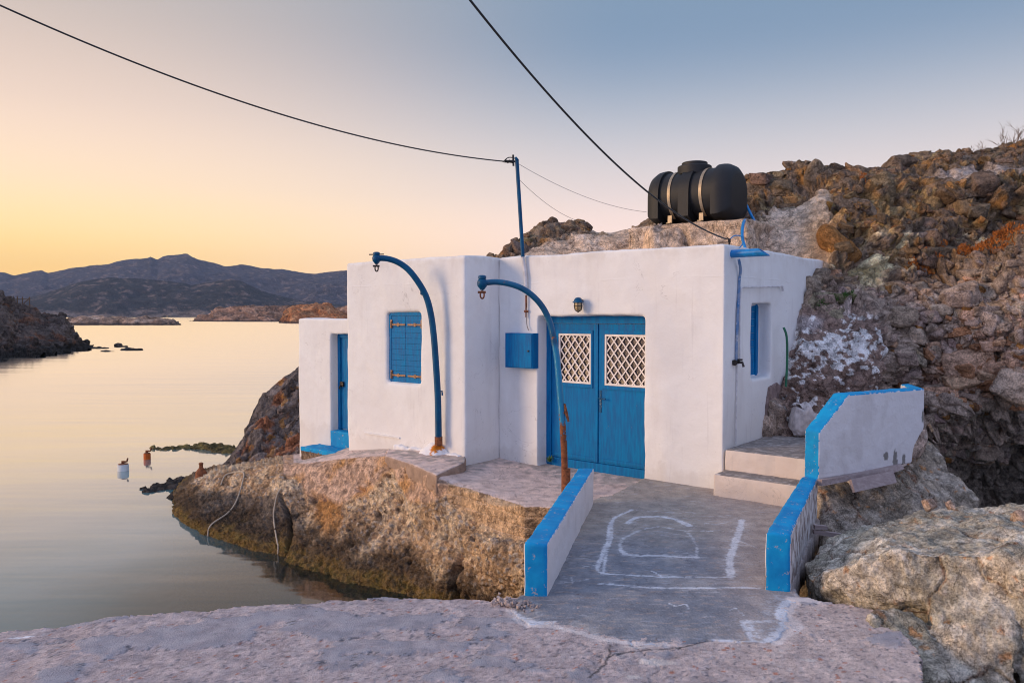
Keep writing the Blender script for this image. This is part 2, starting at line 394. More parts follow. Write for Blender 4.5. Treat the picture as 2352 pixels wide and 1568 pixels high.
def m_concrete(name, base, fine=1.0):
    k = MB(name); c = k.attr().outputs[0]; n = k.noise(6, 6, .65); f = k.noise(70 * fine, 3, .65); v = k.voro(95 * fine)
    c = k.mix(k.rng(n, .3, .7), k.mix(1.0, c, C(.78, .77, .78), 'MULTIPLY'), k.mix(1.0, c, C(1.16, 1.14, 1.12), 'MULTIPLY'))
    c = k.mix(k.math('MULTIPLY', k.rng(f, .6, .72), .35), c, C(.58, .50, .46))
    c = k.mix(k.math('MULTIPLY', k.rng(f, .40, .28), .5), c, C(.09, .08, .08))
    h = k.math('ADD', k.math('MULTIPLY', f, .8), k.math('ADD', k.math('MULTIPLY', v.outputs[0], .5), n))
    return k.out(c, .92, k.bump(h, .6, .010), spec=.2)
M['road'] = m_concrete('rough concrete', (.3, .27, .26))
M['deck'] = m_concrete('trowelled cement', (.25, .24, .24), .6)

# ------------------------------------------------------------------ surveyed rock sheets
def sheet(name, cols, dx, dy, mat, disp=None, color=None, back=None, smooth=2, label=None, kind='structure', extra=None):
    xs = np.arange(cols[0][0], cols[-1][0] + .01, dx)
    hmax = max(c[1][-1][0] - c[1][0][0] for c in cols); nr = max(4, int(hmax / dy))
    r = np.linspace(0, 1, nr)
    CX = np.array([c[0] for c in cols], float)
    cy, cY = [], []
    for x, pts in cols:
        ys = np.array([p[0] for p in pts], float); Ys = np.array([p[1] for p in pts], float)
        y = ys[0] + (ys[-1] - ys[0]) * r; cy.append(y); cY.append(np.interp(y, ys, Ys))
    cy, cY = np.array(cy), np.array(cY)
    PY = np.stack([np.interp(xs, CX, cy[:, j]) for j in range(nr)]); PD = np.stack([np.interp(xs, CX, cY[:, j]) for j in range(nr)])
    for _ in range(smooth):
        for ax in (0, 1):
            a = np.take(PD, [0] + list(range(PD.shape[ax] - 1)), ax); b = np.take(PD, list(range(1, PD.shape[ax])) + [-1], ax)
            PD = (a + 2 * PD + b) / 4
    PX = np.repeat(xs[None, :], nr, 0)
    a, b, c = ray(PX, PY); t = PD / b
    P = np.stack([a * t, b * t, CAMZ + c * t], -1)
    if back:
        dist, drop, nb = back; first = P[0:1]; rows = []
        for k in range(nb, 0, -1):
            f = (k / nb) ** 1.7; q = first.copy(); d = q[..., :2] / np.linalg.norm(q[..., :2], axis=-1, keepdims=True)
            q[..., :2] += d * dist * f; q[..., 2] -= drop * f; rows.append(q)
        P = np.concatenate(rows + [P], 0); PX = np.concatenate([PX[:1]] * nb + [PX], 0); PY = np.concatenate([PY[:1]] * nb + [PY], 0)
    nr, nc = P.shape[:2]
    gx = np.gradient(P, axis=1); gy = np.gradient(P, axis=0); nrm = np.cross(gx, gy); nrm /= np.linalg.norm(nrm, axis=-1, keepdims=True) + 1e-12
    V = P.reshape(-1, 3); NN = nrm.reshape(-1, 3)
    v2c = V - np.array([0, 0, CAMZ + .5]); flip = (NN * v2c).sum(1).mean() > 0
    if flip: NN = -NN
    px, py = PX.ravel(), PY.ravel(); info = {}
    if disp is not None:
        for _ in range(2):
            d = disp(V, px, py, info)
        V2 = V + NN * d[:, None]
    else: V2 = V
    col = color(V2, px, py, info) if color else None
    i = np.arange(nr * nc).reshape(nr, nc)
    F = np.stack([i[:-1, :-1].ravel(), i[1:, :-1].ravel(), i[1:, 1:].ravel(), i[:-1, 1:].ravel()], 1)
    if flip is False: F = F
    if extra:
        xV, xF, xC = extra(V2, NN, px, py, info, col); F = np.concatenate([F, xF + len(V2)]); me = arr_mesh(name, np.concatenate([V2, xV]), F, np.concatenate([col, xC]))
    else: me = arr_mesh(name, V2, F, col)
    o = link(name, me, mat); tag(o, label, None, None, kind)
    return o, V2, NN, px, py

# ---- far hills
def hill_disp(a, sc, sky):
    sx_, sy_ = [p[0] for p in sky], [p[1] for p in sky]
    def f(V, px, py, info):
        q = V / sc; ap = a * (.10 + .90 * sstep(2, 40, py - np.interp(px, sx_, sy_))); info['n'] = fbm(q, 5, 5); info['r'] = 1 - np.abs(fbm(q * 1.3, 9, 5)) * 2
        return ap * (info['n'] * .9 + info['r'] * .6) + a * .16 * fbm(V / sc * 5, 19, 4)
    return f
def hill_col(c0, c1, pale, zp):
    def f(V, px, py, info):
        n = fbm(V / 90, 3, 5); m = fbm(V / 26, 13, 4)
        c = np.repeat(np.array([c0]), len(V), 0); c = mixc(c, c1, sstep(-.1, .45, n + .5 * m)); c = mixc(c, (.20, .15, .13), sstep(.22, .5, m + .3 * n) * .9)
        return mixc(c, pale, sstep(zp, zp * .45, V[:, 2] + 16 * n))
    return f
sky1 = [(-500, 640), (-160, 628), (0, 626), (35, 633), (95, 622), (110, 627), (160, 617), (250, 607), (290, 597), (340, 592), (345, 589), (362, 596), (375, 588), (430, 584), (455, 595), (520, 612),
        (555, 608), (600, 616), (640, 618), (720, 628), (800, 622), (900, 618), (1100, 660), (1400, 700)]
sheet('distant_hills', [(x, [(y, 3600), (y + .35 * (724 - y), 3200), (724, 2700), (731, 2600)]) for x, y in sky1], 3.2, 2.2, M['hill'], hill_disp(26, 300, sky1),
      hill_col((.052, .056, .075), (.085, .075, .085), (.14, .11, .10), 8), (600, 120, 4), 3)  # blue cast in the base colours carries part of the haze
sky2 = [(-500, 700), (0, 690), (60, 686), (110, 672), (190, 646), (250, 638), (330, 641), (420, 650), (440, 655), (500, 645), (530, 640), (560, 648), (600, 668), (680, 690), (800, 702), (1000, 715), (1200, 721)]
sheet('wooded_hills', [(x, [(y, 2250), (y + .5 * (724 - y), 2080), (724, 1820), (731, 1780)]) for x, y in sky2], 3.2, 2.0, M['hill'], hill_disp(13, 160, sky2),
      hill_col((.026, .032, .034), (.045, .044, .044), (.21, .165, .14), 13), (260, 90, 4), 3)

# ---- islets
def isl(sc, a):
    def f(V, px, py, info):
        d, info['id'], info['e'] = rubble(V, sc, (1, 1, 2.6), 3, 1.0, .3, .6, .3); return d * a + fbm(V / sc * .6, 8, 4) * sc * .3
    return f
def islc(c0, c1, tide):
    def f(V, px, py, info):
        c = np.repeat(np.array([c0]), len(V), 0); c = mixc(c, c1, sstep(-.2, .4, fbm(V / 4, 4, 4))); c = c * (.55 + .75 * info['id'][:, None]) * (1 - .35 * np.clip(1 - info['e'], 0, 1))[:, None]
        return mixc(c, (.05, .04, .035), sstep(tide, tide - .7, V[:, 2] + .3 * fbm(V / 2, 6, 2)))
    return f
sheet('islet', [(150, [(747, 262), (749, 260), (756, 258)]), (160, [(732, 280), (740, 270), (747, 262), (756, 258)]), (200, [(729, 282), (738, 268), (748, 260), (756, 258)]), (250, [(727, 284), (739, 266), (748, 260), (756, 258)]),
                (310, [(730, 282), (738, 268), (747, 262), (756, 258)]), (360, [(729, 282), (738, 268), (746.5, 263), (756, 258)]), (400, [(734, 278), (740, 270), (746, 264), (756, 258)]), (415, [(743, 270), (745, 266), (756, 258)]), (430, [(748, 263), (751, 262), (756, 258)])],
      1.6, 1.0, M['islet_rock'], isl(6, .14), islc((.30, .205, .15), (.40, .29, .22), -.2), (25, 3, 4), 1)
sheet('island', [(428, [(740, 436), (743, 430), (748, 425)]), (450, [(731, 455), (736, 445), (741, 432), (748, 425)]), (480, [(720, 470), (730, 450), (741, 432), (748, 425)]), (500, [(706, 480), (722, 455), (741, 432), (748, 425)]),
                 (560, [(703, 482), (720, 456), (741, 432), (748, 425)]), (650, [(706, 482), (720, 456), (741, 432), (748, 425)]), (760, [(704, 482), (720, 456), (741, 432), (748, 425)]), (900, [(706, 482), (720, 456), (741, 432), (748, 425)])],
      1.6, 1.0, M['islet_rock'], isl(10, .16), islc((.30, .17, .11), (.42, .26, .18), -.3), (40, 4, 4), 1)
sheet('rocky_islet', [(640, [(736, 345), (742, 340), (748, 330)]), (652, [(718, 365), (728, 352), (742, 338), (748, 330)]), (672, [(705, 372), (722, 352), (742, 338), (748, 330)]), (720, [(698, 376), (720, 352), (742, 338), (748, 330)]),
                      (750, [(697, 376), (720, 352), (742, 338), (748, 330)]), (775, [(712, 370), (725, 352), (742, 338), (748, 330)]), (830, [(726, 362), (732, 352), (742, 338), (748, 330)])],
      1.6, 1.0, M['islet_rock'], isl(7, .2), islc((.38, .155, .065), (.50, .25, .12), -.3), (30, 4, 4), 1)

# ---- left headland
def head_disp(V, px, py, info):
    d, info['id'], info['e'] = rubble(V, 2.2, (1, 1, 1.3), 23, 1.1, .35, .6, .35); d2, i2, e2 = rubble(V, .75, (1, 1, 1.2), 29, 1.0, .3, .6, .3)
    return d * .32 + d2 * .4 + fbm(V / 3.5, 2, 5) * .55
def head_col(V, px, py, info):
    c = np.repeat(np.array([(.095, .075, .066)]), len(V), 0); c = c * (.6 + .8 * info['id'][:, None]); c = mixc(c, (.17, .075, .04), sstep(.1, .5, fbm(V / 1.6, 7, 4)) * .7)
    c = mixc(c, (.15, .13, .12), sstep(.2, .5, fbm(V / 1.1, 17, 4)) * .5)
    return mixc(c, (.02, .018, .016), sstep(-.2, -.9, V[:, 2] + .35 * fbm(V / .8, 6, 3)))
sheet('headland', [(-420, [(640, 66), (700, 62), (800, 52), (846, 47)]), (-60, [(655, 70), (720, 64), (800, 57), (838, 51)]), (0, [(664, 72), (700, 68), (800, 60), (836, 52)]), (18, [(676, 72), (710, 69), (800, 61), (834, 53)]),
                   (30, [(700, 73), (730, 70), (800, 63), (830, 55)]), (70, [(706, 74), (740, 71), (800, 64), (826, 58)]), (95, [(719, 75), (745, 72), (795, 67), (822, 60)]), (150, [(722, 77), (750, 74), (795, 70), (815, 64)]), (160, [(744, 78), (760, 75), (800, 72), (812, 66)]),
                   (185, [(770, 79), (785, 77), (800, 75), (809, 69)]), (212, [(796, 81), (799, 80), (803, 78), (806, 72)])],
      1.7, 1.3, M['farrock'], head_disp, head_col, (12, 2.5, 5), 2)

# ---- dark outcrop behind the annex
def out_disp(V, px, py, info):
    al, ac = V[:, 0] * .50 + V[:, 2] * .86, V[:, 0] * .86 - V[:, 2] * .50; q = np.stack([al * .42, V[:, 1], ac * 1.25], 1)
    d, info['id'], info['e'] = rubble(q, .34, (1, 1, 1), 61, 1.1, .3, .7, .3); d2, i2, e2 = rubble(q, .13, (1, 1, 1), 67, 1.0, .3, .7, .3)
    tp = sstep(0, 40, py - np.interp(px, [372, 395, 430, 475, 520, 556, 572, 596, 640, 690, 780], [1150, 1128, 1104, 1086, 1056, 1008, 960, 918, 876, 838, 826])) * .7 + .3
    return (d * .55 + d2 * .45) * tp + fbm(V / 1.1, 21, 4) * .06
def out_col(V, px, py, info):
    c = np.repeat(np.array([(.165, .14, .13)]), len(V), 0) * (.7 + .55 * info['id'][:, None])
    c = mixc(c, (.30, .12, .055), sstep(.12, .42, fbm(V / .5, 7, 4) + .35 * (blob(px, py, 620, 1010, 60, 60) - .3)) * .75)
    c = mixc(c, (.42, .20, .04), sstep(.38, .5, fbm(V / .22, 37, 3)) * .6)
    return mixc(c, (.035, .03, .028), sstep(-.6, -1.2, V[:, 2] + .2 * fbm(V / .4, 6, 3)))
sheet('rocky_shore', [(372, [(1150, 13.4), (1165, 13.1), (1200, 12.6), (1240, 12.2)]), (395, [(1128, 13.6), (1160, 13.2), (1200, 12.6), (1240, 12.2)]), (430, [(1104, 13.9), (1140, 13.4), (1200, 12.7), (1260, 12)]), (475, [(1086, 14.2), (1130, 13.5), (1200, 12.7), (1260, 12)]),
                      (520, [(1056, 14.6), (1090, 13.8), (1150, 13.0), (1260, 12)]), (556, [(1008, 14.9), (1060, 14.1), (1120, 13.3), (1260, 12)]), (572, [(960, 15.2), (1040, 14.3), (1100, 13.5), (1260, 12)]), (596, [(918, 15.4), (1030, 14.2), (1100, 13.4), (1260, 12)]),
                      (640, [(876, 15.6), (1000, 14.6), (1100, 13.2), (1260, 12)]), (690, [(838, 15.8), (980, 14.8), (1100, 13.3), (1260, 12)]), (780, [(826, 16), (960, 15.2), (1100, 13.8), (1260, 12)])],
      1.9, 1.9, M['rock'], out_disp, out_col, (5, 1.2, 8), 3)

# ---- quay rock with the concrete terrace on top
TERR = [(998, 1094), (1068, 1050), (1150, 1035), (1300, 1040), (1300, 1166), (1204, 1163), (1110, 1128)]
SLAB = [(640, 1070), (690, 1058), (800, 1030), (900, 1025), (1068, 1045), (1069, 1060), (1000, 1092), (940, 1064), (880, 1049), (800, 1056), (700, 1067)]
def quay_mask(px, py, V):
    w = 7 * fbm(V / .35, 71, 3)
    face = np.interp(px, [985, 1010, 1045, 1120, 1205, 1262], [1094, 1122, 1160, 1212, 1246, 1246]); top = np.interp(px, [985, 1204, 1262], [1090, 1163, 1166])
    conc = sstep(6, -6, py - face + w) * (px > 990) * (py > top - 3)
    curb = np.interp(px, [640, 700, 780, 850, 900, 940, 1000, 1030], [1080, 1128, 1155, 1140, 1078, 1150, 1150, 1120])
    cur = sstep(10, -8, py - curb + 2.2 * w) * (px > 650) * (px < 1030)
    flat = np.where(px < 998, py < np.interp(px, [640, 700, 800, 880, 940, 1000], [1060, 1064, 1052, 1046, 1060, 1090]), py < np.interp(px, [998, 1204, 1262], [1097, 1162, 1165])).astype(float)
    return flat, np.maximum(conc, 0), np.maximum(cur * (1 - flat), 0)
QREC = [(718, 1146, 8, 9, 1), (868, 1182, 6, 10, 1), (905, 1068, 14, 7, 1), (832, 1126, 12, 6, .8), (893, 1093, 5, 4, .8), (1012, 1215, 18, 30, .5), (940, 1290, 5, 6, .7), (660, 1100, 10, 6, .5), (800, 1215, 5, 5, .6), (1085, 1235, 6, 6, .7)]
def quay_disp(V, px, py, info):
    fl, co, cu = quay_mask(px, py, V); rockm = (1 - fl) * (1 - .9 * co) * (1 - .8 * cu)
    f1, f2, vid, vv = vor(V / .05 + .3 * fbm(V / .08, 3, 2)[:, None], 81); a1, a2, aid, av = vor(V / .15, 91)
    n = fbm(V / .55, 31, 5); hole = np.where(aid > .80, np.exp(-(a1 / .33) ** 2), 0); peb = np.where(vid > .55, np.sqrt(np.clip(1 - (f1 / .55) ** 2, 0, 1)), 0)
    info['peb'] = peb * rockm; info['pid'] = (vid * 977) % 1; info['hole'] = hole * rockm
    shelf = blob(px, py, 520, 1185, 130, 60)
    fade = sstep(0, 55, py - np.interp(px, [398, 640, 700, 800, 880, 1000, 1204, 1264], [1140, 1066, 1063, 1052, 1047, 1150, 1240, 1250]))
    rg_ = 1 - np.abs(fbm(V / .09, 37, 4)) * 2
    d = rockm * (n * (.075 - .05 * np.clip(shelf * 1.4, 0, 1)) * fade + peb * .017 - hole * .06 + .020 * fbm(V / .05, 33, 3) + .024 * fbm(V / .18, 35, 4) - .012 * np.clip(rg_, 0, 1) ** 3)
    crack = np.exp(-((px - (1052 + 10 * np.sin(py / 37))) / 6) ** 2) * sstep(1240, 1300, py) + .8 * np.exp(-((px - (655 + 12 * np.sin(py / 31))) / 4) ** 2) * sstep(1130, 1160, py)
    d -= crack * .16 * rockm
    info['rec'] = sum(a * np.exp(-(((px - x) / rx) ** 2 + ((py - y) / ry) ** 2) ** 2) for x, y, rx, ry, a in QREC); d -= .10 * info['rec']
    d += fl * .004 * fbm(V / .12, 41, 4) + cu * (.02 * fbm(V / .25, 43, 4) + .03 * fade) + co * .008 * fbm(V / .1, 45, 4)
    lay = np.abs(((V[:, 2] + .012 * fbm(V / .3, 47, 3)) / .115) % 1 - .5); info['lay'] = lay; d -= co * .012 * sstep(.40, .5, lay)
    return d
def quay_col(V, px, py, info):
    fl, co, cu = quay_mask(px, py, V); n = fbm(V / .5, 51, 5); m = fbm(V / .12, 53, 4)
    c = np.repeat(np.array([(.42, .29, .175)]), len(V), 0); c = mixc(c, (.58, .45, .30), sstep(-.1, .4, n + .3 * m)); c = mixc(c, (.17, .115, .07), sstep(.15, .5, -n + .3 * m) * .7)
    pc = np.where(info['pid'][:, None] > .6, np.array([[.42, .38, .33]]), np.where(info['pid'][:, None] > .3, np.array([[.20, .13, .09]]), np.array([[.30, .27, .25]])))
    c = c * (1 - .75 * sstep(.1, .5, info['peb'])[:, None]) + pc * (.75 * sstep(.1, .5, info['peb'])[:, None])
    c = mixc(c, (.04, .03, .022), info['hole'] * .6); c = mixc(c, (.07, .05, .035), np.clip(info['rec'], 0, 1) * .6)
    c = mixc(c, (.34, .15, .03), sstep(.25, .75, blob(px, py, 755, 1165, 40, 70) + .35 * n) * .8)
    c = mixc(c, (.10, .085, .075), sstep(.22, .48, blob(px, py, 525, 1188, 150, 58) + .2 * n + .15 * m) * .92)
    c = c * (1 + .45 * fbm(V / .035, 57, 3))[:, None]; wet = sstep(-.76, -1.02, V[:, 2] + .16 * n + .08 * m); c = mixc(c, (.05, .032, .018), wet * .9)
    alg = sstep(-1.06, -1.16, V[:, 2] + .09 * n + .07 * m); c = mixc(c, (.18, .115, .03), alg * (.7 + .6 * m)); c = mixc(c, (.09, .07, .02), alg * sstep(0, .3, m) * .7)
    deep = sstep(-1.25, -1.7, V[:, 2]); c = mixc(c, (.055, .05, .022), deep)
    cc = np.repeat(np.array([(.55, .385, .235)]), len(V), 0); cc = mixc(cc, (.44, .30, .18), sstep(-.2, .3, m)); cc = mixc(cc, (.55, .46, .38), sstep(.44, .49, info['lay']) * sstep(0, .3, n + m) * .7)
    c = c * (1 - co[:, None]) + cc * co[:, None]
    ck = np.repeat(np.array([(.52, .36, .26)]), len(V), 0); ck = mixc(ck, (.50, .28, .12), sstep(.05, .5, n)); ck = mixc(ck, (.24, .17, .13), sstep(.05, .4, m) * .6)
    c = c * (1 - cu[:, None]) + ck * cu[:, None]
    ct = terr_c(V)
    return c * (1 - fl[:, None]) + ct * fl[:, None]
def terr_c(V):
    q = V * np.array([1, 1, 0]); n = fbm(q / .55, 151, 5); m = fbm(q / .13, 153, 4)
    ct = np.repeat(np.array([(.68, .53, .46)]), len(V), 0); ct = mixc(ct, (.56, .43, .37), sstep(-.1, .3, m))
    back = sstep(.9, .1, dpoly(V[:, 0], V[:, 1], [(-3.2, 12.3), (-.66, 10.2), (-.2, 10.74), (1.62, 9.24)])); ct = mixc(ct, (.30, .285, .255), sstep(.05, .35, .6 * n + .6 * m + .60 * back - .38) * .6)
    crack = np.abs(fbm(q / .6, 155, 4)); return mixc(ct, (.09, .075, .065), sstep(.012, .003, crack) * .5)
def zt(y, z=0.0): return gp(1176, y, z).y
quay_cols = [(398, [(1138, 13.0), (1160, 12.6), (1190, 12.3), (1240, 11.6), (1330, 11.3)]), (420, [(1122, 12.9), (1138, 12.7), (1172, 12.05), (1207, 11.8), (1300, 11.4), (1400, 11.2)]),
    (460, [(1100, 12.8), (1128, 12.5), (1150, 12.1), (1192, 11.4), (1226, 11.32), (1320, 10.9), (1420, 10.7)]), (500, [(1088, 12.6), (1125, 12.2), (1146, 11.95), (1214, 11.0), (1243, 10.95), (1330, 10.5), (1440, 10.3)]),
    (560, [(1078, 12.3), (1120, 11.9), (1165, 11.5), (1238, 10.6), (1266, 10.5), (1350, 10.1), (1450, 9.9)]), (640, [(1066, 11.8), (1130, 11.2), (1205, 10.75), (1245, 10.3), (1286, 10.1), (1370, 9.7), (1460, 9.4)]),
    (665, [(1064, 11.7), (1130, 11.1), (1200, 10.7), (1260, 10.1), (1296, 9.93), (1380, 9.5), (1470, 9.2)]),
    (700, [(1058, 12.2), (1063, 11.4), (1120, 11.2), (1180, 10.8), (1250, 10.05), (1308, 9.7), (1400, 9.1), (1480, 8.8)]), (800, [(1030, 12.0), (1052, 10.8), (1110, 10.65), (1170, 10.3), (1250, 9.65), (1346, 9.1), (1430, 8.5), (1490, 8.2)]),
    (880, [(1028, 11.4), (1047, 10.35), (1110, 10.15), (1180, 9.8), (1260, 9.3), (1364, 8.85), (1440, 8.2), (1500, 7.9)]), (940, [(1030, 11.0), (1062, 9.78), (1120, 9.7), (1190, 9.5), (1270, 9.1), (1380, 8.65), (1450, 8.1), (1500, 7.8)]),
    (1000, [(1036, 10.7), (1093, 9.05), (1140, 9.05), (1210, 8.9), (1290, 8.6), (1395, 8.45), (1460, 7.9), (1510, 7.6)]), (1060, [(1040, zt(1040)), (1116, zt(1116)), (1165, 8.85), (1240, 8.5), (1300, 8.35), (1408, 8.3), (1470, 7.8), (1520, 7.4)]),
    (1100, [(1040, zt(1040)), (1130, zt(1130)), (1200, 8.55), (1250, 8.2), (1300, 8.1), (1418, 8.2), (1480, 7.6), (1520, 7.3)]), (1204, [(1040, zt(1040)), (1162, zt(1162)), (1238, 7.95), (1262, 7.6), (1310, 7.45), (1430, 7.7), (1490, 7.3), (1530, 7.1)]),
    (1264, [(1040, zt(1040)), (1164, zt(1164)), (1240, 8.0), (1262, 7.9), (1310, 7.7), (1430, 7.8), (1490, 7.3), (1530, 7.1)]), (1530, [(1060, zt(1060)), (1164, zt(1164)), (1240, 8.0), (1262, 7.9), (1310, 7.7), (1430, 7.8), (1490, 7.3), (1530, 7.1)])]
qo, QV, QN, QX_, QY_ = sheet('quay_rock', quay_cols, 1.7, 1.7, M['quay'], quay_disp, quay_col, (2.2, .25, 6), 1)

fl_ = quay_mask(QX_, QY_, QV)[0]; qf = quads(qo.data); qo.data.materials.append(M['deck']); qo.data.polygons.foreach_set('material_index', (fl_[qf].mean(1) > .5).astype(np.int32))
SLABP = [gp(x, y, .10) for x, y in ((1002, 1091), (1069, 1060), (1069, 1040), (890, 1030), (884, 1046), (940, 1063))]
b = bmesh.new(); prism(b, [(p.x, p.y) for p in SLABP], -.12, .10, lambda a, c, z: Vector((a, c, z))); me = voxel(b, .02, 2); V = verts(me); V = V + norms(me) * (.012 * fbm(V / .16, 3, 4))[:, None]; set_verts(me, V)
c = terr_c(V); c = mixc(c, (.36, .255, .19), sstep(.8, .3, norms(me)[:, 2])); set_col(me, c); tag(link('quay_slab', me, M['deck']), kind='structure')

# ---- the cliff that climbs behind the house
CEM = [(1170, 600), (1205, 572), (1260, 548), (1330, 535), (1480, 525), (1500, 512), (1712, 508), (1745, 496), (1800, 482), (1850, 455), (1880, 432), (1905, 440), (1912, 520), (1905, 620), (1660, 640), (1170, 640)]
PAINTED = [(1796, 1010), (1790, 880), (1806, 742), (1850, 700), (1900, 720), (1960, 716), (2010, 742), (2042, 790), (2040, 850), (2030, 900), (2028, 1010)]
def softpoly(px, py, poly, w, V=None, amp=0, sc=.3):
    d = dpoly(px, py, poly + poly[:1]); d = np.where(inpoly(px, py, poly), d, -d)
    if V is not None: d = d + amp * fbm(V / sc, 77, 4)
    return sstep(-w, w, d)
def cliff_disp(V, px, py, info):
    cem = softpoly(px, py, CEM, 9, V, 12); pai = softpoly(px, py, PAINTED, 10, V, 10); info['cem'], info['pai'] = cem, pai
    lower = sstep(600, 700, py - (px - 2100) * -.12); info['low'] = lower
    d1, i1, e1 = rubble(V, .62, (1, 1, 1.1), 5, 1.15, .35, .7, .36, .13); d2, i2, e2 = rubble(V, .27, (1, 1, 1.25), 15, 1.1, .3, .8, .36, .16); d3, i3, e3 = rubble(V, .11, (1, 1, 1.3), 25, 1.0, .3, .8, .3, .2)
    d0, i0, e0 = rubble(V, 1.25, (1, 1, 1.15), 105, 1.2, .4, .8, .30, .10)
    info['i1'], info['i2'], info['e1'], info['e2'] = i1, i2, e1, e2
    led = blob(px, py, 2240, 400 + (2240 - px) * .03, 170, 18); r = (1 - .93 * cem) * (1 - .8 * pai) * (1 - .8 * led)
    top = sstep(60, 0, py - np.interp(px, SKX, SKY)); info['top'] = top
    d = r * ((d0 * .30 + d1 * .40 + d2 * .45 + d3 * .40) * (1 - .75 * top) + .20 * fbm(V / 1.3, 2, 4) * (1 - .4 * top))
    d += cem * (.05 * fbm(V / .5, 55, 4)) + pai * (.06 * fbm(V / .4, 57, 5))
    return d
def cliff_col(V, px, py, info):
    n = fbm(V / 1.1, 61, 4); m = fbm(V / .3, 63, 4); f = fbm(V / .09, 65, 3); i1, i2 = info['i1'], info['i2']; low = info['low']
    c = np.repeat(np.array([(.155, .115, .082)]), len(V), 0); c = mixc(c, (.34, .27, .22), low)
    c = c * (.72 + .30 * i1[:, None] + .26 * i2[:, None])
    c = mixc(c, (.30, .15, .035), sstep(.1, .5, m + .25 * n + .45 * blob(px, py, 1960, 480, 130, 90)) * .6 * (1 - low))
    c = mixc(c, (.36, .27, .13), (1 - info['e1']) * sstep(-.1, .3, n + .6 * blob(px, py, 1950, 520, 160, 120)) * .7 * (1 - low))
    tuff = sstep(.35, .62, blob(px, py, 2010, 605, 95, 58) + .5 * blob(px, py, 2240, 545, 130, 22) + .30 * m + .2 * f); c = mixc(c, (.66, .54, .35), tuff * sstep(.75, .45, i2 + .2 * f))
    c = mixc(c, (.34, .145, .06), sstep(.18, .5, .6 * n + .6 * m + .75 * blob(px, py, 2230, 850, 160, 95) - .25) * .72 * low * (.4 + .6 * i2))
    ledge = sstep(.45, .7, blob(px, py, 2240, 400 + (2240 - px) * .03, 150, 15) + .6 * blob(px, py, 1785, 468, 26, 34) + .5 * blob(px, py, 1850, 425, 60, 14) + .35 * m); c = mixc(c, (.42, .36, .32), ledge * .7); info['ledge'] = ledge
    c = mixc(c, (.24, .20, .17), info['low'] * sstep(.2, .5, f) * .4)
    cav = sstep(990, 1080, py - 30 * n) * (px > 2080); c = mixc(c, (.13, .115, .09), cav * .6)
    cc = np.repeat(np.array([(.52, .385, .275)]), len(V), 0); cc = mixc(cc, (.60, .48, .38), sstep(-.1, .35, n + .5 * m)); cc = mixc(cc, (.30, .21, .14), sstep(.25, .6, m + .3 * f) * .5); cc = mixc(cc, (.38, .25, .13), blob(px, py, 1880, 540, 45, 90) * .7)
    c = c * (1 - info['cem'][:, None]) + cc * info['cem'][:, None]
    cp = np.repeat(np.array([(.21, .15, .125)]), len(V), 0); cp = mixc(cp, (.14, .095, .075), sstep(0, .4, m)); cp = mixc(cp, (.30, .27, .27), sstep(.4, .8, blob(px, py, 1850, 740, 60, 26) + .3 * m))
    q = V * np.array([1, 1, 1.25]); fl = fbm(q / .12, 83, 5); zone = blob(px, py, 1965, 790, 75, 50) + .95 * blob(px, py, 1880, 815, 85, 45) + .8 * blob(px, py, 1815, 790, 22, 70) + .35 * blob(px, py, 1880, 960, 70, 40)
    cp = mixc(cp, (.66, .62, .60), sstep(.30, .36, fl * .8 + .50 * np.clip(zone, 0, 1.1) + .22 * fbm(q / .3, 85, 3) - .06) )
    c = c * (1 - info['pai'][:, None]) + cp * info['pai'][:, None]
    c = mixc(c, (.62, .50, .46), sstep(.5, .62, blob(px, py, 1938, 722, 22, 14) + .15 * m))
    c = np.minimum(c * 1.22, .72)
    c = mixc(c, (.10, .14, .02), sstep(.55, .7, blob(px, py, 1915, 703, 26, 5) + blob(px, py, 1945, 700, 20, 5) + .3 * f))
    return c
SKX = [1120, 1150, 1175, 1200, 1250, 1340, 1362, 1400, 1450, 1482, 1500, 1560, 1690, 1720, 1780, 1860, 1900, 1912, 1935, 1975, 2040, 2110, 2150, 2200, 2250, 2352, 2500, 2800]
SKY = [592, 580, 560, 530, 508, 506, 528, 535, 522, 508, 490, 470, 410, 395, 385, 380, 378, 398, 400, 385, 374, 358, 345, 350, 340, 334, 322, 310]
def cl(x, pts):
    return (x, [(float(np.interp(x, SKX, SKY)), pts[0])] + pts[1:])
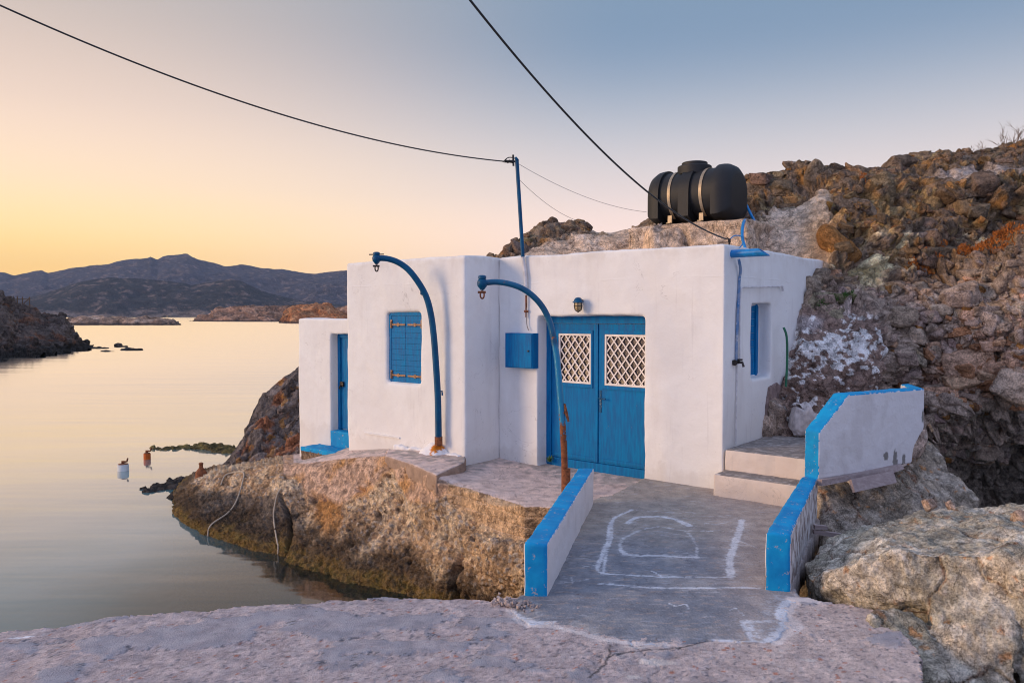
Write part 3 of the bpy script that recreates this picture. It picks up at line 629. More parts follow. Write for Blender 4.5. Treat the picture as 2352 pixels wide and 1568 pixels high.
cliff_cols = [cl(1120, [14.3, (600, 14.0), (700, 13.5), (1250, 13.2)])] + [cl(x, [14.0, (545, 13.4), (600, 12.7), (700, 12.4), (1250, 12.4)]) for x in (1150, 1175, 1200, 1250, 1340, 1362, 1400, 1450)] + [cl(1484, [14.0, (520, 13.2), (530, 12.5), (600, 12.1), (700, 12), (1250, 12)])] + \
    [cl(x, [13.7, (514, 13.1), (519, 12.05), (545, 11.88), (600, 11.8), (700, 11.8), (1250, 11.8)]) for x in (1500, 1560, 1690)] + \
    [cl(1720, [13.5, (470, 13.2), (512, 12.7), (570, 12.1), (640, 11.9), (1250, 11.6)]), cl(1750, [13.4, (470, 13.0), (500, 12.5), (570, 11.9), (640, 11.7), (800, 11.0), (900, 10.3), (1000, 9.56), (1250, 9.4)]),
     cl(1795, [13.4, (440, 13.0), (485, 12.5), (560, 11.9), (640, 11.5), (760, 10.6), (880, 10.0), (1000, 9.55), (1250, 9.4)]), cl(1840, [13.4, (430, 13.0), (470, 12.4), (560, 11.7), (640, 11.25), (700, 10.5), (780, 10.15), (880, 9.85), (1000, 9.6), (1250, 9.5)]),
     cl(1880, [13.4, (425, 12.8), (450, 12.3), (560, 11.6), (625, 11.2), (690, 10.65), (780, 10.1), (880, 9.85), (1000, 9.6), (1250, 9.5)]), cl(1912, [13.2, (440, 12.3), (560, 11.5), (640, 11.0), (700, 10.65), (780, 10.1), (880, 9.85), (1000, 9.65), (1250, 9.6)]),
     cl(1975, [13.2, (430, 12.3), (560, 11.5), (640, 11.3), (700, 10.7), (740, 10.25), (820, 9.95), (900, 9.85), (1000, 9.75), (1250, 9.7)]), cl(2035, [13.2, (420, 12.5), (540, 11.7), (630, 11.4), (700, 10.9), (760, 10.3), (850, 10.05), (930, 10.1), (1250, 10)]),
     cl(2070, [13.3, (420, 12.6), (540, 11.7), (640, 11.4), (720, 11.0), (800, 10.85), (900, 10.8), (1000, 10.7), (1250, 10.6)]), cl(2110, [13.4, (400, 12.9), (520, 11.8), (620, 11.4), (720, 10.95), (850, 10.75), (960, 10.7), (1060, 11.2), (1250, 11.2)]),
     cl(2200, [13.5, (400, 12.8), (415, 12.2), (520, 11.7), (600, 11.2), (640, 10.8), (760, 10.45), (880, 10.3), (940, 10.35), (1010, 11.4), (1150, 12.0), (1250, 12)]), cl(2352, [13.6, (385, 12.8), (405, 12.1), (520, 11.6), (565, 11.0), (590, 10.5), (720, 10.1), (850, 9.95), (910, 10.0), (985, 11.1), (1150, 11.9), (1250, 12)]),
     cl(2500, [13.7, (390, 12.6), (520, 11.4), (570, 10.7), (720, 9.9), (880, 9.7), (980, 10.8), (1250, 11.6)]), cl(2800, [13.9, (390, 12.3), (520, 11.0), (570, 10.3), (720, 9.4), (880, 9.2), (980, 10.2), (1250, 11)])]
def protos(kind, n, seed):
    out = []; rg = np.random.default_rng(seed)
    for k in range(n):
        if kind == 'block': pts = np.array([(x, y, z) for x in (-1, 1) for y in (-1, 1) for z in (-1, 1)]) * .72 + rg.normal(0, .17, (8, 3)); pts = np.concatenate([pts, rg.normal(0, .5, (3, 3))])
        else: pts = rg.normal(0, 1, (13, 3)); pts /= np.linalg.norm(pts, axis=1)[:, None]; pts *= rg.uniform(.75, 1.1, (13, 1))
        b = bmesh.new(); vs_ = [b.verts.new(p) for p in pts]; bmesh.ops.convex_hull(b, input=vs_); bmesh.ops.delete(b, geom=[v for v in b.verts if not v.link_faces], context='VERTS')
        me = voxel(b, .155, 1); V = verts(me); V = V + norms(me) * (.10 * fbm(V / .7, seed + k, 4))[:, None]; out.append((V, quads(me))); bpy.data.meshes.remove(me)
    return out
PB, PC = protos('block', 12, 5), protos('clast', 14, 9)
def rot_mat(rg, jit, yaw=None):
    if jit > 9:
        q = rg.normal(0, 1, 4); q /= np.linalg.norm(q); w, x, y, z = q
    else:
        e = rg.normal(0, jit, 3); a = yaw + e[2]; return np.array(Matrix.Rotation(a, 3, 'Z') @ Matrix.Rotation(e[0], 3, 'X') @ Matrix.Rotation(e[1], 3, 'Y'))
    return np.array([[1 - 2 * (y * y + z * z), 2 * (x * y - z * w), 2 * (x * z + y * w)], [2 * (x * y + z * w), 1 - 2 * (x * x + z * z), 2 * (y * z - x * w)], [2 * (x * z - y * w), 2 * (y * z + x * w), 1 - 2 * (x * x + y * y)]])
def scatter(w, n, smin, smax, emb, jitter_col, block, seed, powr=1.6, tint=None):
    def f(V, Nn, px, py, info, col):
        rg = np.random.default_rng(seed); ww = np.clip(w(px, py, info), 0, None); ww = ww / ww.sum(); ids = rg.choice(len(V), n, p=ww); vs_, fs, cs, k = [], [], [], 0
        for i in ids:
            s = smin * (smax / smin) ** (rg.uniform() ** powr); bl = rg.uniform() < block(px[i], py[i]); P, Fq = (PB if bl else PC)[rg.integers(12)]
            Rm = rot_mat(rg, .22, -.5 + rg.normal(0, .3)) if bl else rot_mat(rg, 10); sc = rg.uniform(.7, 1.25, 3); sc = sc * np.array([1.25, 1, .75]) if bl else sc
            q = (P * sc * s) @ Rm.T + V[i] - Nn[i] * s * emb * rg.uniform(.6, 1.3); c = col[i] * rg.uniform(1 - jitter_col, 1 + jitter_col) * (1 + rg.normal(0, .05, 3))
            if tint is not None: c = tint(c, px[i], py[i], rg)
            vs_.append(q); fs.append(Fq + k); cs.append(np.repeat(c[None], len(q), 0)); k += len(q)
        return np.concatenate(vs_), np.concatenate(fs), np.concatenate(cs)
    return f
def many(*fs):
    def f(*a):
        r = [g(*a) for g in fs]; off = np.cumsum([0] + [len(x[0]) for x in r]); return np.concatenate([x[0] for x in r]), np.concatenate([x[1] + o for x, o in zip(r, off)]), np.concatenate([x[2] for x in r])
    return f
def cw(px, py, info):
    tuff = sstep(.3, .55, blob(px, py, 2005, 605, 92, 56) + .7 * blob(px, py, 2240, 400 + (2240 - px) * .03, 150, 13))
    return (1 - np.clip(info['cem'] * 1.6, 0, 1)) * (1 - np.clip(info['pai'] * 1.5, 0, 1)) * (1 - .98 * tuff) * (1 - (px < 2045) * (py > 705) * 1.0) * (py < 1080) * (px > 1135) * (px < 2480)
def rtint(c, x, y, rg):
    base = np.array([.165, .122, .088]) * (1 - .3 * float(y > 430 and y < 560 and x > 1990)) if y < 600 else np.array([.36, .285, .235]); c = c * .62 + .38 * base * rg.uniform(.75, 1.25); u = rg.uniform()
    if u < .035: c = np.array([.32, .16, .055]) * rg.uniform(.7, 1.1)
    elif u < .16: c = c * np.array([1.3, 1.1, .92])
    if rg.uniform() < .8 * math.exp(-((x - 2240) / 110) ** 2 - ((y - 850) / 75) ** 2): c = np.array([.40, .21, .115]) * rg.uniform(.65, 1.1)
    if rg.uniform() < .35 * math.exp(-((x - 1960) / 70) ** 2 - ((y - 490) / 60) ** 2): c = np.array([.36, .20, .06]) * rg.uniform(.7, 1.1)
    return c
def skyw(px, py, info):
    return (1 - info['cem']) * (np.abs(py - np.interp(px, SKX, SKY)) < 14) * (px > 1150) * (px < 2480) * ((px < 1490) | (px > 1705))
cliff_rocks = many(scatter(cw, 430, .14, .38, .72, .2, lambda x, y: .75 if y > 640 else .25, 3, 1.5, rtint), scatter(cw, 2600, .035, .13, .52, .25, lambda x, y: .75 if y > 640 else .25, 4, 1.3, rtint), scatter(skyw, 170, .07, .24, .35, .3, lambda x, y: .3, 6, 1.3, rtint))
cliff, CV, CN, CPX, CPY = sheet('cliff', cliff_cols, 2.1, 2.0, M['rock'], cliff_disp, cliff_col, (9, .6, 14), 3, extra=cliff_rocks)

# ------------------------------------------------------------------ sea
WZ = -1.25
def m_water():
    k = MB('sea water'); b = k.b
    n1 = k.noise(1.1, 3, .5, stretch=(.22, 1.2, 1)); nor0 = k.bump(n1, .25, .05)
    # sheltered, calm water under the quay; wind-ruffled farther out
    vm = k.n('ShaderNodeVectorMath', operation='DISTANCE'); k.t.links.new(k.tc.outputs['Object'], vm.inputs[0]); vm.inputs[1].default_value = (-.9, 8.6, WZ)
    # swell running onshore: offshore the wave faces lean towards the coast
    far_ = k.rng(vm.outputs['Value'], 8.0, 34.0); cx = k.n('ShaderNodeCombineXYZ'); cx.inputs[2].default_value = 1.0
    k.t.links.new(k.math('MULTIPLY', far_, -.058), cx.inputs[1]); k.t.links.new(k.math('MULTIPLY', far_, .012), cx.inputs[0])
    nn = k.n('ShaderNodeVectorMath', operation='NORMALIZE'); k.t.links.new(cx.outputs[0], nn.inputs[0])
    n3 = k.noise(.35, 3, .5, stretch=(.2, 1.3, 1)); nor = k.bump(n3, .3, .10, k.bump(n1, .25, .05, nn.outputs[0]))
    gl = k.n('ShaderNodeBsdfGlossy', distribution='MULTI_GGX'); gl.inputs['Color'].default_value = C(1, .955, .90); k.t.links.new(nor, gl.inputs['Normal'])
    k.t.links.new(k.rng(k.math('ADD', vm.outputs['Value'], k.math('MULTIPLY', k.noise(.25, 3), 3.0)), 3.5, 22.0, .07, .12), gl.inputs['Roughness'])
    tr = k.n('ShaderNodeBsdfTransparent'); tr.inputs['Color'].default_value = C(.38, .58, .54)
    df = k.n('ShaderNodeBsdfDiffuse'); k.t.links.new(k.mix(k.rng(k.noise(.22, 4, .6), .35, .65), C(.06, .215, .25), C(.17, .31, .345)), df.inputs['Color'])   # milky, sandy water offshore; clear and deep by the quay
    m1 = k.n('ShaderNodeMixShader'); k.t.links.new(k.rng(k.math('ADD', vm.outputs['Value'], k.math('MULTIPLY', k.noise(.5, 3), 1.5)), 2.9, 6.5, .04, .85), m1.inputs[0]); k.t.links.new(tr.outputs[0], m1.inputs[1]); k.t.links.new(df.outputs[0], m1.inputs[2])
    fr = k.n('ShaderNodeFresnel'); fr.inputs['IOR'].default_value = 1.40
    fp = k.n('ShaderNodeValToRGB'); el = fp.color_ramp.elements
    for p_, v_ in ((.05, .05), (.15, .22), (.42, .78), (.7, .96)): e_ = el.new(p_); e_.color = (v_, v_, v_, 1)
    k.t.links.new(fr.outputs[0], fp.inputs[0])
    m2 = k.n('ShaderNodeMixShader'); k.t.links.new(fp.outputs[0], m2.inputs[0]); k.t.links.new(m1.outputs[0], m2.inputs[1]); k.t.links.new(gl.outputs[0], m2.inputs[2])
    k.t.links.new(m2.outputs[0], k.t.nodes['Material Output'].inputs['Surface']); return k.m
WZ = -1.25
bm = bmesh.new(); vv_ = [bm.verts.new(p) for p in ((-4500, -40, WZ), (4500, -40, WZ), (4500, 4200, WZ), (-4500, 4200, WZ))]; bm.faces.new(vv_)
tag(obj('sea', bm, m_water()), kind='structure')
def m_bed():
    k = MB('seabed sand'); n = k.noise(.35, 5, .6); f = k.noise(2.5, 4)
    return k.out(k.mix(k.rng(n, .42, .58), C(.14, .20, .18), k.mix(k.rng(f, .3, .7), C(.025, .03, .02), C(.05, .05, .03))), .95)
bm = bmesh.new(); vv_ = [bm.verts.new(p) for p in ((-4500, -40, -4.2), (4500, -40, -4.2), (4500, 4200, -4.2), (-4500, 4200, -4.2))]; bm.faces.new(vv_)
tag(obj('seabed', bm, m_bed()), kind='structure')

# ------------------------------------------------------------------ road and bridge deck, laid on plan
def Z1(zx, zy): return gp(*zd(zx, zy, 1200, 1100, 2.5835))
def plan(name, poly, step, z, mat, thick, hfn, cfn, edge=.02, label=None):
    P = np.array([(p[0], p[1]) for p in poly]); lo = P.min(0) - .1; hi = P.max(0) + .1
    xs = np.arange(lo[0], hi[0], step[0]); ys = np.arange(lo[1], hi[1], step[1]); X, Yy = np.meshgrid(xs, ys)
    V = np.stack([X.ravel(), Yy.ravel(), np.zeros(X.size)], 1)
    wx = fbm(V / .12, 5, 4) * edge; wy = fbm(V / .12, 15, 4) * edge
    V[:, 2] = z + hfn(V); col = cfn(V)
    nr, nc = X.shape; i = np.arange(nr * nc).reshape(nr, nc)
    F = np.stack([i[:-1, :-1].ravel(), i[:-1, 1:].ravel(), i[1:, 1:].ravel(), i[1:, :-1].ravel()], 1)
    ctr = V[F].mean(1); wxc = wx[F].mean(1); wyc = wy[F].mean(1)
    keep = inpoly(ctr[:, 0] + wxc, ctr[:, 1] + wyc, [tuple(p) for p in P])
    me = submesh(name, V, F, keep, col); o = link(name, me, mat); tag(o, label, kind='structure')
    m = o.modifiers.new('solid', 'SOLIDIFY'); m.thickness = thick; m.offset = -1
    return o
STROKES = [([(985, 457), (870, 505), (835, 560), (828, 650), (785, 760), (755, 840), (790, 870)], .020, .9), ([(850, 540), (850, 640), (815, 740), (795, 860)], .016, .75), ([(790, 868), (950, 880), (1170, 890), (1400, 893), (1640, 893)], .016, .8),
    ([(1690, 520), (1675, 600), (1640, 690), (1612, 780), (1618, 890)], .036, .95), ([(770, 935), (920, 945), (1100, 960), (1400, 965), (1600, 960), (1800, 965)], .018, .8), ([(910, 720), (940, 745), (1030, 755), (1200, 755), (1395, 765)], .030, .85),
    ([(955, 545), (985, 515), (1060, 500), (1160, 497), (1250, 515), (1330, 545), (1360, 560)], .030, .85), ([(1290, 530), (1350, 560)], .04, .8), ([(925, 640), (1000, 605), (1080, 575), (1150, 565)], .018, .6), ([(1180, 570), (1330, 590), (1500, 595)], .016, .65), ([(1450, 540), (1540, 550), (1600, 535)], .012, .55),
    ([(1440, 495), (1560, 500)], .012, .5), ([(985, 457), (1120, 465), (1300, 480)], .012, .5), ([(1110, 855), (1160, 880), (1175, 895)], .010, .95), ([(1720, 1180), (1735, 1230), (1770, 1275)], .045, .75), ([(1720, 1175), (1860, 1175)], .03, .55), ([(910, 725), (904, 680), (925, 640)], .020, .62), ([(1330, 590), (1375, 640), (1402, 700), (1397, 762)], .018, .55),
    ([(1680, 660), (1800, 705)], .008, .6), ([(660, 825), (750, 815)], .010, .6), ([(540, 930), (700, 905)], .012, .45), ([(590, 890), (600, 930)], .008, .5), ([(1210, 1060), (1260, 1080), (1330, 1070), (1345, 1100)], .007, .8), ([(1620, 1110), (1650, 1095), (1700, 1140)], .008, .7),
    ([(180, 1085), (250, 1140), (310, 1190), (440, 1190), (560, 1220), (700, 1260), (850, 1298), (1000, 1312), (1200, 1322)], .030, 1.1), ([(250, 1145), (320, 1180), (440, 1188)], .06, .9), ([(1510, 1285), (1680, 1295), (1850, 1297), (1920, 1275)], .014, 1.0), ([(1900, 1285), (1950, 1240), (2000, 1190), (1960, 1130), (1990, 1060), (2040, 1025), (2150, 1030)], .06, 1.1),
    ([(2000, 1150), (2040, 1200), (1960, 1250)], .06, .95)]
STR_W = [([(Z1(*p).x, Z1(*p).y) for p in pts], w, s) for pts, w, s in STROKES]
def chalk(V):
    m = np.zeros(len(V)); fine = fbm(V * np.array([1, 2.4, 1]) / .05, 19, 4); br = fbm(V * np.array([1, 3.5, 1]) / .16, 29, 3)
    for pts, w, s in STR_W:
        d = dpoly(V[:, 0], V[:, 1] + .012 * br, pts); m = np.maximum(m, np.maximum(s * sstep(w * 1.4, w * .45, d + .5 * w * br), .34 * s * sstep(w * 4.5, w, d + .9 * w * br)))
    sc = fbm(V * np.array([1, 4.0, 1]) / .11, 39, 4)
    return np.clip(sstep(.12, .55, m * .85 + .62 * fine + .3 * br - .10), 0, 1) * np.clip(m * 1.3, 0, 1), sc
FRONT = STR_W[24][0] + [(Z1(1510, 1285).x, Z1(1510, 1285).y)] + STR_W[26][0] + STR_W[27][0]
def deck_h(V): return .006 * fbm(V / .25, 3, 4) + .0015 * fbm(V / .02, 5, 2) - .014 * sstep(.16, .0, dpoly(V[:, 0], V[:, 1], FRONT))
def deck_c(V):
    n = fbm(V / .45, 13, 5); m = fbm(V * np.array([1, 2.5, 1]) / .1, 23, 4)
    c = np.repeat(np.array([(.215, .225, .25)]), len(V), 0); c = mixc(c, (.31, .30, .30), sstep(-.05, .45, n + .3 * m)); far = sstep(6.2, 7.4, V[:, 1] - .4 * n)
    c = mixc(c, (.36, .32, .27), far * .8)
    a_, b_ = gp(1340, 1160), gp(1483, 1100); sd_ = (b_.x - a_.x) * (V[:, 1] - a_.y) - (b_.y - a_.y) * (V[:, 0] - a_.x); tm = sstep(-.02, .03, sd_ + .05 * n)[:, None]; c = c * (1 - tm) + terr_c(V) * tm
    edge = sstep(1.35, 1.75, V[:, 0] + .1 * n - .2 * (V[:, 1] - 5.4)); c = mixc(c, (.42, .35, .31), edge * .7)
    c = mixc(c, (.42, .33, .28), sstep(.28, .42, m) * .45)
    ch, sc = chalk(V); c = mixc(c, (.50, .50, .53), sstep(.38, .6, sc + .3 * n) * .4)
    crack = np.abs(fbm(V / .5, 33, 4)); c = mixc(c, (.07, .06, .06), sstep(.012, .004, crack) * .35)
    return mixc(c, (.70, .71, .74), ch * .82)
deck_poly = [Z1(*p) for p in ((185, 1080), (255, 1145), (310, 1190), (440, 1190), (560, 1220), (700, 1262), (850, 1300), (1000, 1316), (1200, 1325), (1400, 1300), (1510, 1288), (1680, 1298), (1850, 1300), (1925, 1275), (1965, 1235), (2010, 1190), (1975, 1130), (2000, 1060), (2080, 1018))] + \
    [Vector((2.05, 5.5, 0)), Vector((3.0, 7.35, 0)), Vector((3.6, 8.6, 0)), Vector((2.5, 9.2, 0)), Vector((1.9, 9.3, 0)), gp(1488, 1096), gp(1405, 1140), gp(1335, 1150), gp(1300, 1160), Vector((.08, 5.38, 0))]
plan('bridge_deck', deck_poly, (.0125, .0125), .012, M['deck'], .20, deck_h, deck_c)
road_poly = [gp(x, y) for x, y in ((-160, 1452), (0, 1438), (120, 1430), (300, 1412), (420, 1404), (600, 1391), (700, 1385), (760, 1378), (900, 1373), (1000, 1374), (1090, 1376), (1130, 1381), (1170, 1372), (1260, 1366), (1500, 1350), (1700, 1360), (1815, 1366), (1880, 1378), (1950, 1386), (2000, 1398), (2050, 1430), (2090, 1470), (2116, 1510), (2118, 1570))] + \
    [Vector((2.5, 3.2, 0)), Vector((3.5, 2.0, 0)), Vector((4.0, -1.0, 0)), Vector((-7, -1, 0)), Vector((-7, 3.4, 0))]
def road_parts(V):
    n = fbm(V * np.array([1, 1.6, 1]) / .55, 7, 6, .58); sk = n + .75 * np.exp(-(((V[:, 0] + 1.35 + .35 * (V[:, 1] - 4.7)) / .95) ** 2 + ((V[:, 1] - 4.72) / .26) ** 2)) - .12 * (V[:, 0] > .2)
    return n, sstep(.30, .335, sk), sk
def road_h(V):
    n, skin, sk = road_parts(V); f1, f2, vid, vv = vor(V / .022, 9)
    agg = np.where(vid > .6, np.clip(1 - f1 * 1.6, 0, 1), 0)
    broom = np.sin((V[:, 1] + .12 * V[:, 0] + .01 * n) * 2 * np.pi / .06) * .0012 * (1 - skin)
    crack = np.abs(fbm(V / .7, 71, 4) + .12 * (V[:, 0] - .55)); info = sstep(.02, .004, crack) * (np.abs(V[:, 0] - .6) < .6)
    return .010 - .008 * sstep(-.1, .25, dpoly(V[:, 0], V[:, 1], FRONT)) * 0 + .010 * fbm(V / .9, 11, 3) + .008 * skin + .004 * fbm(V / .07, 17, 3) * (1 - .6 * skin) + (.006 * agg + broom) * (1 - .8 * skin) - .01 * info - .03 * sstep(3.0, 3.3, np.abs(V[:, 0] - .4))
def road_c(V):
    n, skin, sk = road_parts(V); m = fbm(V / .14, 21, 4); f1, f2, vid, vv = vor(V / .022, 9)
    c = np.repeat(np.array([(.50, .405, .38)]), len(V), 0); c = mixc(c, (.42, .355, .345), sstep(0, .45, m)); c = mixc(c, (.58, .46, .40), sstep(.1, .9, V[:, 0] / 2.2) * .8)
    pc = np.where(vid[:, None] > .975, np.array([[.42, .13, .06]]), np.where(vid[:, None] > .93, np.array([[.50, .45, .42]]), np.where(vid[:, None] < .08, np.array([[.16, .15, .17]]), c)))
    gap = sstep(.10, .0, f2 - f1); c = np.where((f1 < .55)[:, None], pc * .75 + c * .25, c); c = mixc(c, (.15, .13, .135), gap * .4 * (1 - skin)); c = c * (1 + .30 * fbm(V / .035, 61, 3) + .16 * fbm(V * np.array([.5, 2.2, 1]) / .05, 63, 3))[:, None]
    c = mixc(c, (.33, .315, .335), skin * (.8 + .3 * m)); c = mixc(c, (.06, .06, .07), sstep(.020, .004, np.abs(sk - .318)) * .8 * sstep(-.05, .2, m + .1))
    crack = np.abs(fbm(V / .7, 71, 4) + .12 * (V[:, 0] - .55)); c = mixc(c, (.06, .055, .06), sstep(.012, .003, crack) * .7 * (np.abs(V[:, 0] - .6) < .6))
    cl_ = [[Z1(x, y) for x, y in q] for q in (((845, 1325), (835, 1400), (930, 1375), (1010, 1360), (1130, 1350)), ((1130, 1350), (1330, 1330), (1420, 1295), (1500, 1285)), ((835, 1400), (800, 1450), (700, 1540)))]
    for q in cl_: c = mixc(c, (.04, .038, .04), sstep(.011, .003, dpoly(V[:, 0] + .012 * m, V[:, 1] + .012 * fbm(V / .06, 93, 3), [(p.x, p.y) for p in q])) * .85)
    for (zx, zy), rx, ry in (((1150, 1430), .13, .05), ((1010, 1335), .09, .02), ((2120, 1413), .06, .018), ((990, 1525), .05, .02)):
        p = Z1(zx, zy); c = mixc(c, (.62, .55, .50), sstep(.45, .6, np.exp(-(((V[:, 0] - p.x) / rx) ** 2 + ((V[:, 1] - p.y) / ry) ** 2)) + .35 * m))
    p = gp(48, 1451); c = mixc(c, (.75, .73, .74), sstep(.5, .6, np.exp(-(((V[:, 0] - p.x) / .10) ** 2 + ((V[:, 1] - p.y - .2 * (V[:, 0] - p.x)) / .02) ** 2)) + .25 * m))
    ch, sc = chalk(V); return mixc(c, (.70, .62, .58), ch * .85)
plan('road', road_poly, (.0135, .0135), -.012, M['road'], 1.6, road_h, road_c, .03)
# stony ground in the gully right of the bridge
def gul_h(V): d, i, e = rubble(V, .45, (1, 1, 1), 44, 1, .3, .6, .3); return d * .8 + .1 * fbm(V, 3, 4) - .05 * (V[:, 1] - 6)
def gul_c(V): n = fbm(V / .3, 3, 4); return mixc(np.repeat(np.array([(.10, .085, .065)]), len(V), 0), (.16, .13, .10), sstep(-.1, .3, n))
g = plan('gully_ground', [Vector((1.9, 3.0, 0)), Vector((12, 2, 0)), Vector((12, 12.5, 0)), Vector((3, 12, 0)), Vector((2.4, 7.2, 0)), Vector((1.9, 5.4, 0))], (.05, .05), -1.05, M['boulder'], .5, gul_h, gul_c)

# ------------------------------------------------------------------ house
HO = Vector((2.4, 8.6, 0)); HR = math.atan2(-.635, .773)
UX = Vector((math.cos(HR), math.sin(HR), 0)); UY = Vector((-math.sin(HR), math.cos(HR), 0))
def HL(x, y, z): return HO + UX * x + UY * y + Vector((0, 0, z))       # house-local to world
def hplane(x, y, off=0.0, axis='front'):
    """a sight line met with a wall plane of the house -> house-local point"""
    dx, dy, dz = [float(v) for v in ray(x, y)]; d = Vector((dx, dy, dz)); o = Vector((0, 0, CAMZ)) - HO
    nrm = UY if axis == 'front' else UX
    t = (off - o.dot(nrm)) / d.dot(nrm); p = o + d * t
    return Vector((p.dot(UX), p.dot(UY), p.z))
house = thing('fishing_house', 'whitewashed flat roofed fishing house with blue doors built against the cliff', 'house', HO, HR)
def wall_part(name, boxes, cuts, seed):
    bm = bmesh.new()
    for lo, hi in boxes: box(bm, lo, hi)
    me = voxel(bm, .028, 3, cuts); V = verts(me); Nn = norms(me)
    V = V + Nn * (.012 * fbm(V / .7, seed, 3) + .004 * fbm(V / .2, seed + 5, 3))[:, None]
    V[:, 2] += .018 * fbm(V * np.array([1, 1, 0]) / .9, seed + 9, 3) * (V[:, 2] > 1.5)
    set_verts(me, V); return link(name, me, M['white'], house)
DX0, DX1 = -2.66, -1.015
wx0, wx1 = -4.93, -4.22
TOPZ = 2.82
wall_part('wall', [((-3.36, 0, -.5), (0, 4.4, TOPZ))], [((DX0, -.2, -.07), (DX1, .24, 2.0)), ((-.2, .80, 1.23), (.2, 1.44, 2.15))], 3)
wall_part('wall', [((-5.86, -.69, -.6), (-3.355, 4.0, TOPZ - .005))], [((wx0, -.9, 1.02), (wx1, -.60, 2.05))], 13)
wall_part('annex_wall', [((-7.63, -.34, -1.2), (-5.84, 2.2, 1.95))], [((-6.73, -.6, -.10), (-5.90, -.15, 1.70))], 23)
# double door
dd = obj('door_frame', (lambda b: (box(b, (DX0 + .01, .19, 1.90), (DX1 - .005, .26, 1.995)), box(b, (DX0 + .01, .19, -.06), (DX0 + .09, .26, 1.90)), box(b, (DX1 - .05, .19, -.06), (DX1 - .005, .26, 1.90)), box(b, (DX0 + .09, .175, -.06), (DX1 - .05, .26, .07)), b)[-1])(bmesh.new()), M['blue_door'], house, bev=.006)
mid = (DX0 + DX1) / 2 + .02
def lattice(bm, x0, x1, z0, z1, y, sp, w=.016, t=.012):
    sl = 1.28
    for sgn in (1, -1):
        c = -3.0
        while c < 4.0:
            # line z = sgn*sl*x + c*... clipped to the rectangle
            pts = []
            k = c
            for X in (x0, x1):
                z = z0 + sgn * sl * (X - (x0 if sgn > 0 else x1)) + k
                pts.append((X, z))
            (xa, za), (xb, zb) = pts
            def clip(p, q):
                ts = [0.0, 1.0]; dz_ = q[1] - p[1]
                for lim, s in ((z0, 1), (z1, -1)):
                    f0, f1 = s * (p[1] - lim), s * (q[1] - lim)
                    if f0 < 0 and f1 < 0: return None
                    if f0 < 0: ts[0] = max(ts[0], f0 / (f0 - f1))
                    if f1 < 0: ts[1] = min(ts[1], f0 / (f0 - f1))
                if ts[1] - ts[0] < .02: return None
                return [(p[0] + (q[0] - p[0]) * u, p[1] + dz_ * u) for u in ts]
            r = clip((xa, za), (xb, zb))
            if r:
                (xa, za), (xb, zb) = r; L = math.hypot(xb - xa, zb - za); ang = math.atan2(zb - za, xb - xa)
                Mx = Matrix.Translation(((xa + xb) / 2, y + (.004 if sgn > 0 else 0), (za + zb) / 2)) @ Matrix.Rotation(-ang, 4, 'Y')
                box(bm, (-L / 2, -t / 2, -w / 2), (L / 2, t / 2, w / 2), Mx)
            c += sp
for x0, x1, hand in ((DX0 + .095, mid - .008, 0), (mid + .008, DX1 - .055, 1)):
    y0 = .205; wz0, wz1 = 1.10, 1.76; wa, wb = x0 + .12, x1 - .10 if not hand else x1 - .03
    if hand: wa = x0 + .10
    b = bmesh.new()
    box(b, (x0, y0, .075), (x1, y0 + .04, wz0 - .05)); box(b, (x0, y0, wz1 + .05), (x1, y0 + .04, 1.893)); box(b, (x0, y0, wz0 - .05), (wa - .045, y0 + .04, wz1 + .05)); box(b, (wb + .03, y0, wz0 - .05), (x1, y0 + .04, wz1 + .05)) if x1 - wb > .04 else None
    leaf = obj('door', b, M['blue_door'], house, bev=.004)
    b = bmesh.new(); ex = .045
    for lo, hi in (((wa - ex, y0 - .014, wz0 - .05), (wb + .028, y0 + .035, wz0 - .003)), ((wa - ex, y0 - .014, wz1 + .003), (wb + .028, y0 + .035, wz1 + .05)), ((wa - ex, y0 - .0145, wz0 - .003), (wa - .003, y0 + .035, wz1 + .003)), ((wb + .003, y0 - .0145, wz0 - .003), (wb + .028, y0 + .035, wz1 + .003))): box(b, lo, hi)
    obj('window_moulding', b, M['blue_door'], leaf, bev=.005)
    b = bmesh.new(); lattice(b, wa + .01, wb - .01, wz0 + .01, wz1 - .01, y0 + .004, .148)
    for lo, hi in (((wa, y0 - .012, wz0), (wb, y0 + .014, wz0 + .026)), ((wa, y0 - .012, wz1 - .026), (wb, y0 + .014, wz1)), ((wa, y0 - .0125, wz0 + .026), (wa + .022, y0 + .014, wz1 - .026)), ((wb - .022, y0 - .0125, wz0 + .026), (wb, y0 + .014, wz1 - .026))): box(b, lo, hi)
    obj('lattice_grille', b, M['white_frame'], leaf)
    b = bmesh.new(); box(b, (wa, y0 + .024, wz0), (wb, y0 + .030, wz1)); obj('glass_pane', b, M['glass'], leaf)
    b = bmesh.new()
    for lo, hi in (((x0 + .05, y0 - .010, .10), (x1 - .05, y0 + .002, .14)),): box(b, lo, hi)
    obj('kick_rail', b, M['blue_door'], leaf, bev=.004)
    if hand:
        b = bmesh.new(); box(b, (x0 + .018, y0 - .008, .74), (x0 + .050, y0 + .002, 1.03)); tube(b, [(x0 + .034, y0 - .005, .93), (x0 + .034, y0 - .055, .93), (x0 + .05, y0 - .06, .93), (x0 + .14, y0 - .055, .925)], .009, 8)
        obj('handle', b, M['blue_metal'], leaf, bev=.002)
    else:
        b = bmesh.new(); box(b, (x1 - .045, y0 - .016, .08), (x1 + .012, y0 + .0, 1.89)); obj('astragal', b, M['blue_door'], leaf, bev=.005)
